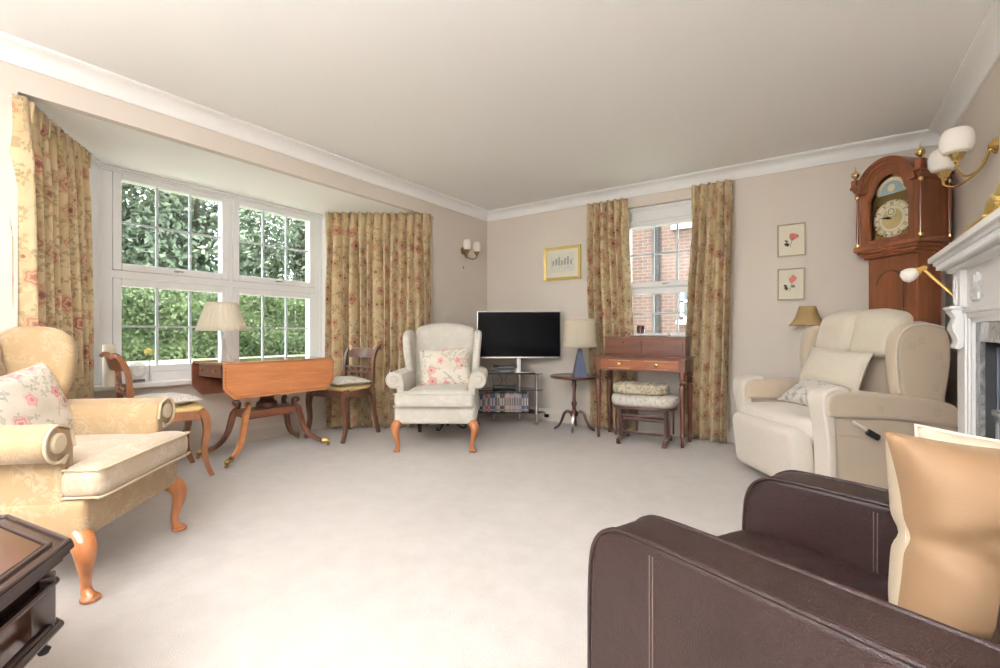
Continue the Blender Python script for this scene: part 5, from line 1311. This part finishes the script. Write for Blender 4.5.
# brick house
BY = 10.5
t = thing('brick_house', 'red brick neighbouring house seen through the back window', 'house')
bm = B(); bx(bm, -9, 1.5, BY, BY+4, -.4, 9); obj('brick_wall', bm, M['brick'], t)
bm = B(); bx(bm, -9, -3.75, BY-.35, BY+.1, -.4, 9); obj('brick_bay', bm, M['brick'], t)
def hwin(x0, x1, z0, z1):
    bm = B()
    for q in ((x0, x0+.07, z0, z1), (x1-.07, x1, z0, z1), (x0, x1, z0, z0+.08), (x0, x1, z1-.08, z1), ((x0+x1)/2-.03, (x0+x1)/2+.03, z0, z1), (x0, x1, (z0+z1)/2-.025, (z0+z1)/2+.025)): bx(bm, q[0], q[1], BY-.05, BY+.02, q[2], q[3])
    f = obj('window', bm, M['upvc'], t); bm = B(); bx(bm, x0+.02, x1-.02, BY-.02, BY-.01, z0, z1); obj('pane', bm, plain('dark_window_glass', (.09, .12, .12), .1), f)
    bm = B(); bx(bm, x0-.08, x1+.08, BY-.10, BY, z0-.09, z0); obj('sill', bm, M['upvc'], f)
hwin(-2.55, -1.6, 1.25, 2.05); hwin(-2.65, -1.6, 3.3, 4.5)
bm = B(); tube(bm, [(-3.03, BY-.09, -.3), (-3.03, BY-.09, 9)], .055, 12); 
for z in (.6, 2.4, 4.2): lathe(bm, [(.07, -.03), (.07, .03)], (-3.03, BY-.09, z), 12)
obj('downpipe', bm, M['pipe'], t)

# ------------------------------------------------------------------ camera, light
cam = bpy.data.cameras.new('camera'); co = bpy.data.objects.new('camera', cam); COL.objects.link(co)
cam.sensor_width = 36; cam.lens = FPX/1000*36; cam.clip_start = .02
co.location = (0, 0, CH); co.rotation_euler = (PI/2, 0, AL); bpy.context.scene.camera = co
w = bpy.data.worlds.new('World'); bpy.context.scene.world = w; w.use_nodes = True; nt = w.node_tree; nt.nodes.clear()
wo_ = nt.nodes.new('ShaderNodeOutputWorld'); bg = nt.nodes.new('ShaderNodeBackground'); sk = nt.nodes.new('ShaderNodeTexSky')
sk.sky_type = 'HOSEK_WILKIE'; sk.turbidity = 6; sk.ground_albedo = .5; sk.sun_direction = V(-.10, -.38, .92).normalized()
mixc = nt.nodes.new('ShaderNodeMix'); mixc.data_type = 'RGBA'; mixc.inputs[0].default_value = .75
nt.links.new(sk.outputs[0], mixc.inputs[6]); mixc.inputs[7].default_value = (.93, .97, 1.0, 1)
nt.links.new(mixc.outputs[2], bg.inputs[0]); bg.inputs[1].default_value = 5.5; nt.links.new(bg.outputs[0], wo_.inputs[0])
def portal(nm, loc, rot, sx, sy):
    l = bpy.data.lights.new(nm, 'AREA'); l.shape = 'RECTANGLE'; l.size = sx; l.size_y = sy; l.cycles.is_portal = True
    o = bpy.data.objects.new(nm, l); COL.objects.link(o); o.location = loc; o.rotation_euler = rot
portal('portal_bay', (-4.40, 2.02, 1.40), (0, -PI/2, 0), 1.7, 2.1)
portal('portal_back', (-1.27, 4.80, 1.5), (-PI/2, 0, 0), 1.0, 1.4)
portal('portal_added_doors', (-.82, YR-.25, 1.1), (PI/2, 0, 0), 1.85, 2.2)
sn = bpy.data.lights.new('sun', 'SUN'); sn.energy = 5.0; sn.angle = math.radians(6); sn.color = (1, .97, .93)
so_ = bpy.data.objects.new('sun', sn); COL.objects.link(so_); so_.rotation_euler = V(.10, .38, -.92).to_track_quat('-Z', 'Y').to_euler()
for k, (x, y) in enumerate(((-1.05, -1.25), (-.25, -1.2))):  # unseen pendants added as fill light for the room
    t = thing('fill_pendant', 'added cream bowl pendant light hanging unseen to brighten the room', 'lamp', (x, y, H), 0, 'added pendant lights behind the viewpoint')
    bm = B(); lathe(bm, [(.05, -.03), (.06, 0)]); lathe(bm, [(.008, -.46), (.008, -.02)], seg=10); obj('stem', bm, M['brass'], t)
    bm = B(); lathe(bm, [(.01, -.62), (.10, -.60), (.17, -.55), (.20, -.48), (.202, -.48), (.172, -.553), (.10, -.604), (.01, -.624)], seg=32, caps=False); obj('lamp_shade', bm, M['ivory'], t)
    l = bpy.data.lights.new('fill_bulb', 'POINT'); l.energy = 560; l.shadow_soft_size = .04; l.color = (.97, .985, 1)
    o = bpy.data.objects.new('fill_bulb', l); COL.objects.link(o); o.parent = t; o.location = (0, 0, -.545)
sc = bpy.context.scene
sc.view_settings.view_transform = 'Standard'; sc.view_settings.look = 'None'; sc.view_settings.gamma = 1; sc.view_settings.use_curve_mapping = False
sc.view_settings.exposure = 0.82
sc.cycles.max_bounces = 10; sc.cycles.diffuse_bounces = 7; sc.cycles.transparent_max_bounces = 24; sc.cycles.use_denoising = True; sc.cycles.sample_clamp_indirect = 6
sc.cycles.caustics_reflective = False; sc.cycles.caustics_refractive = False
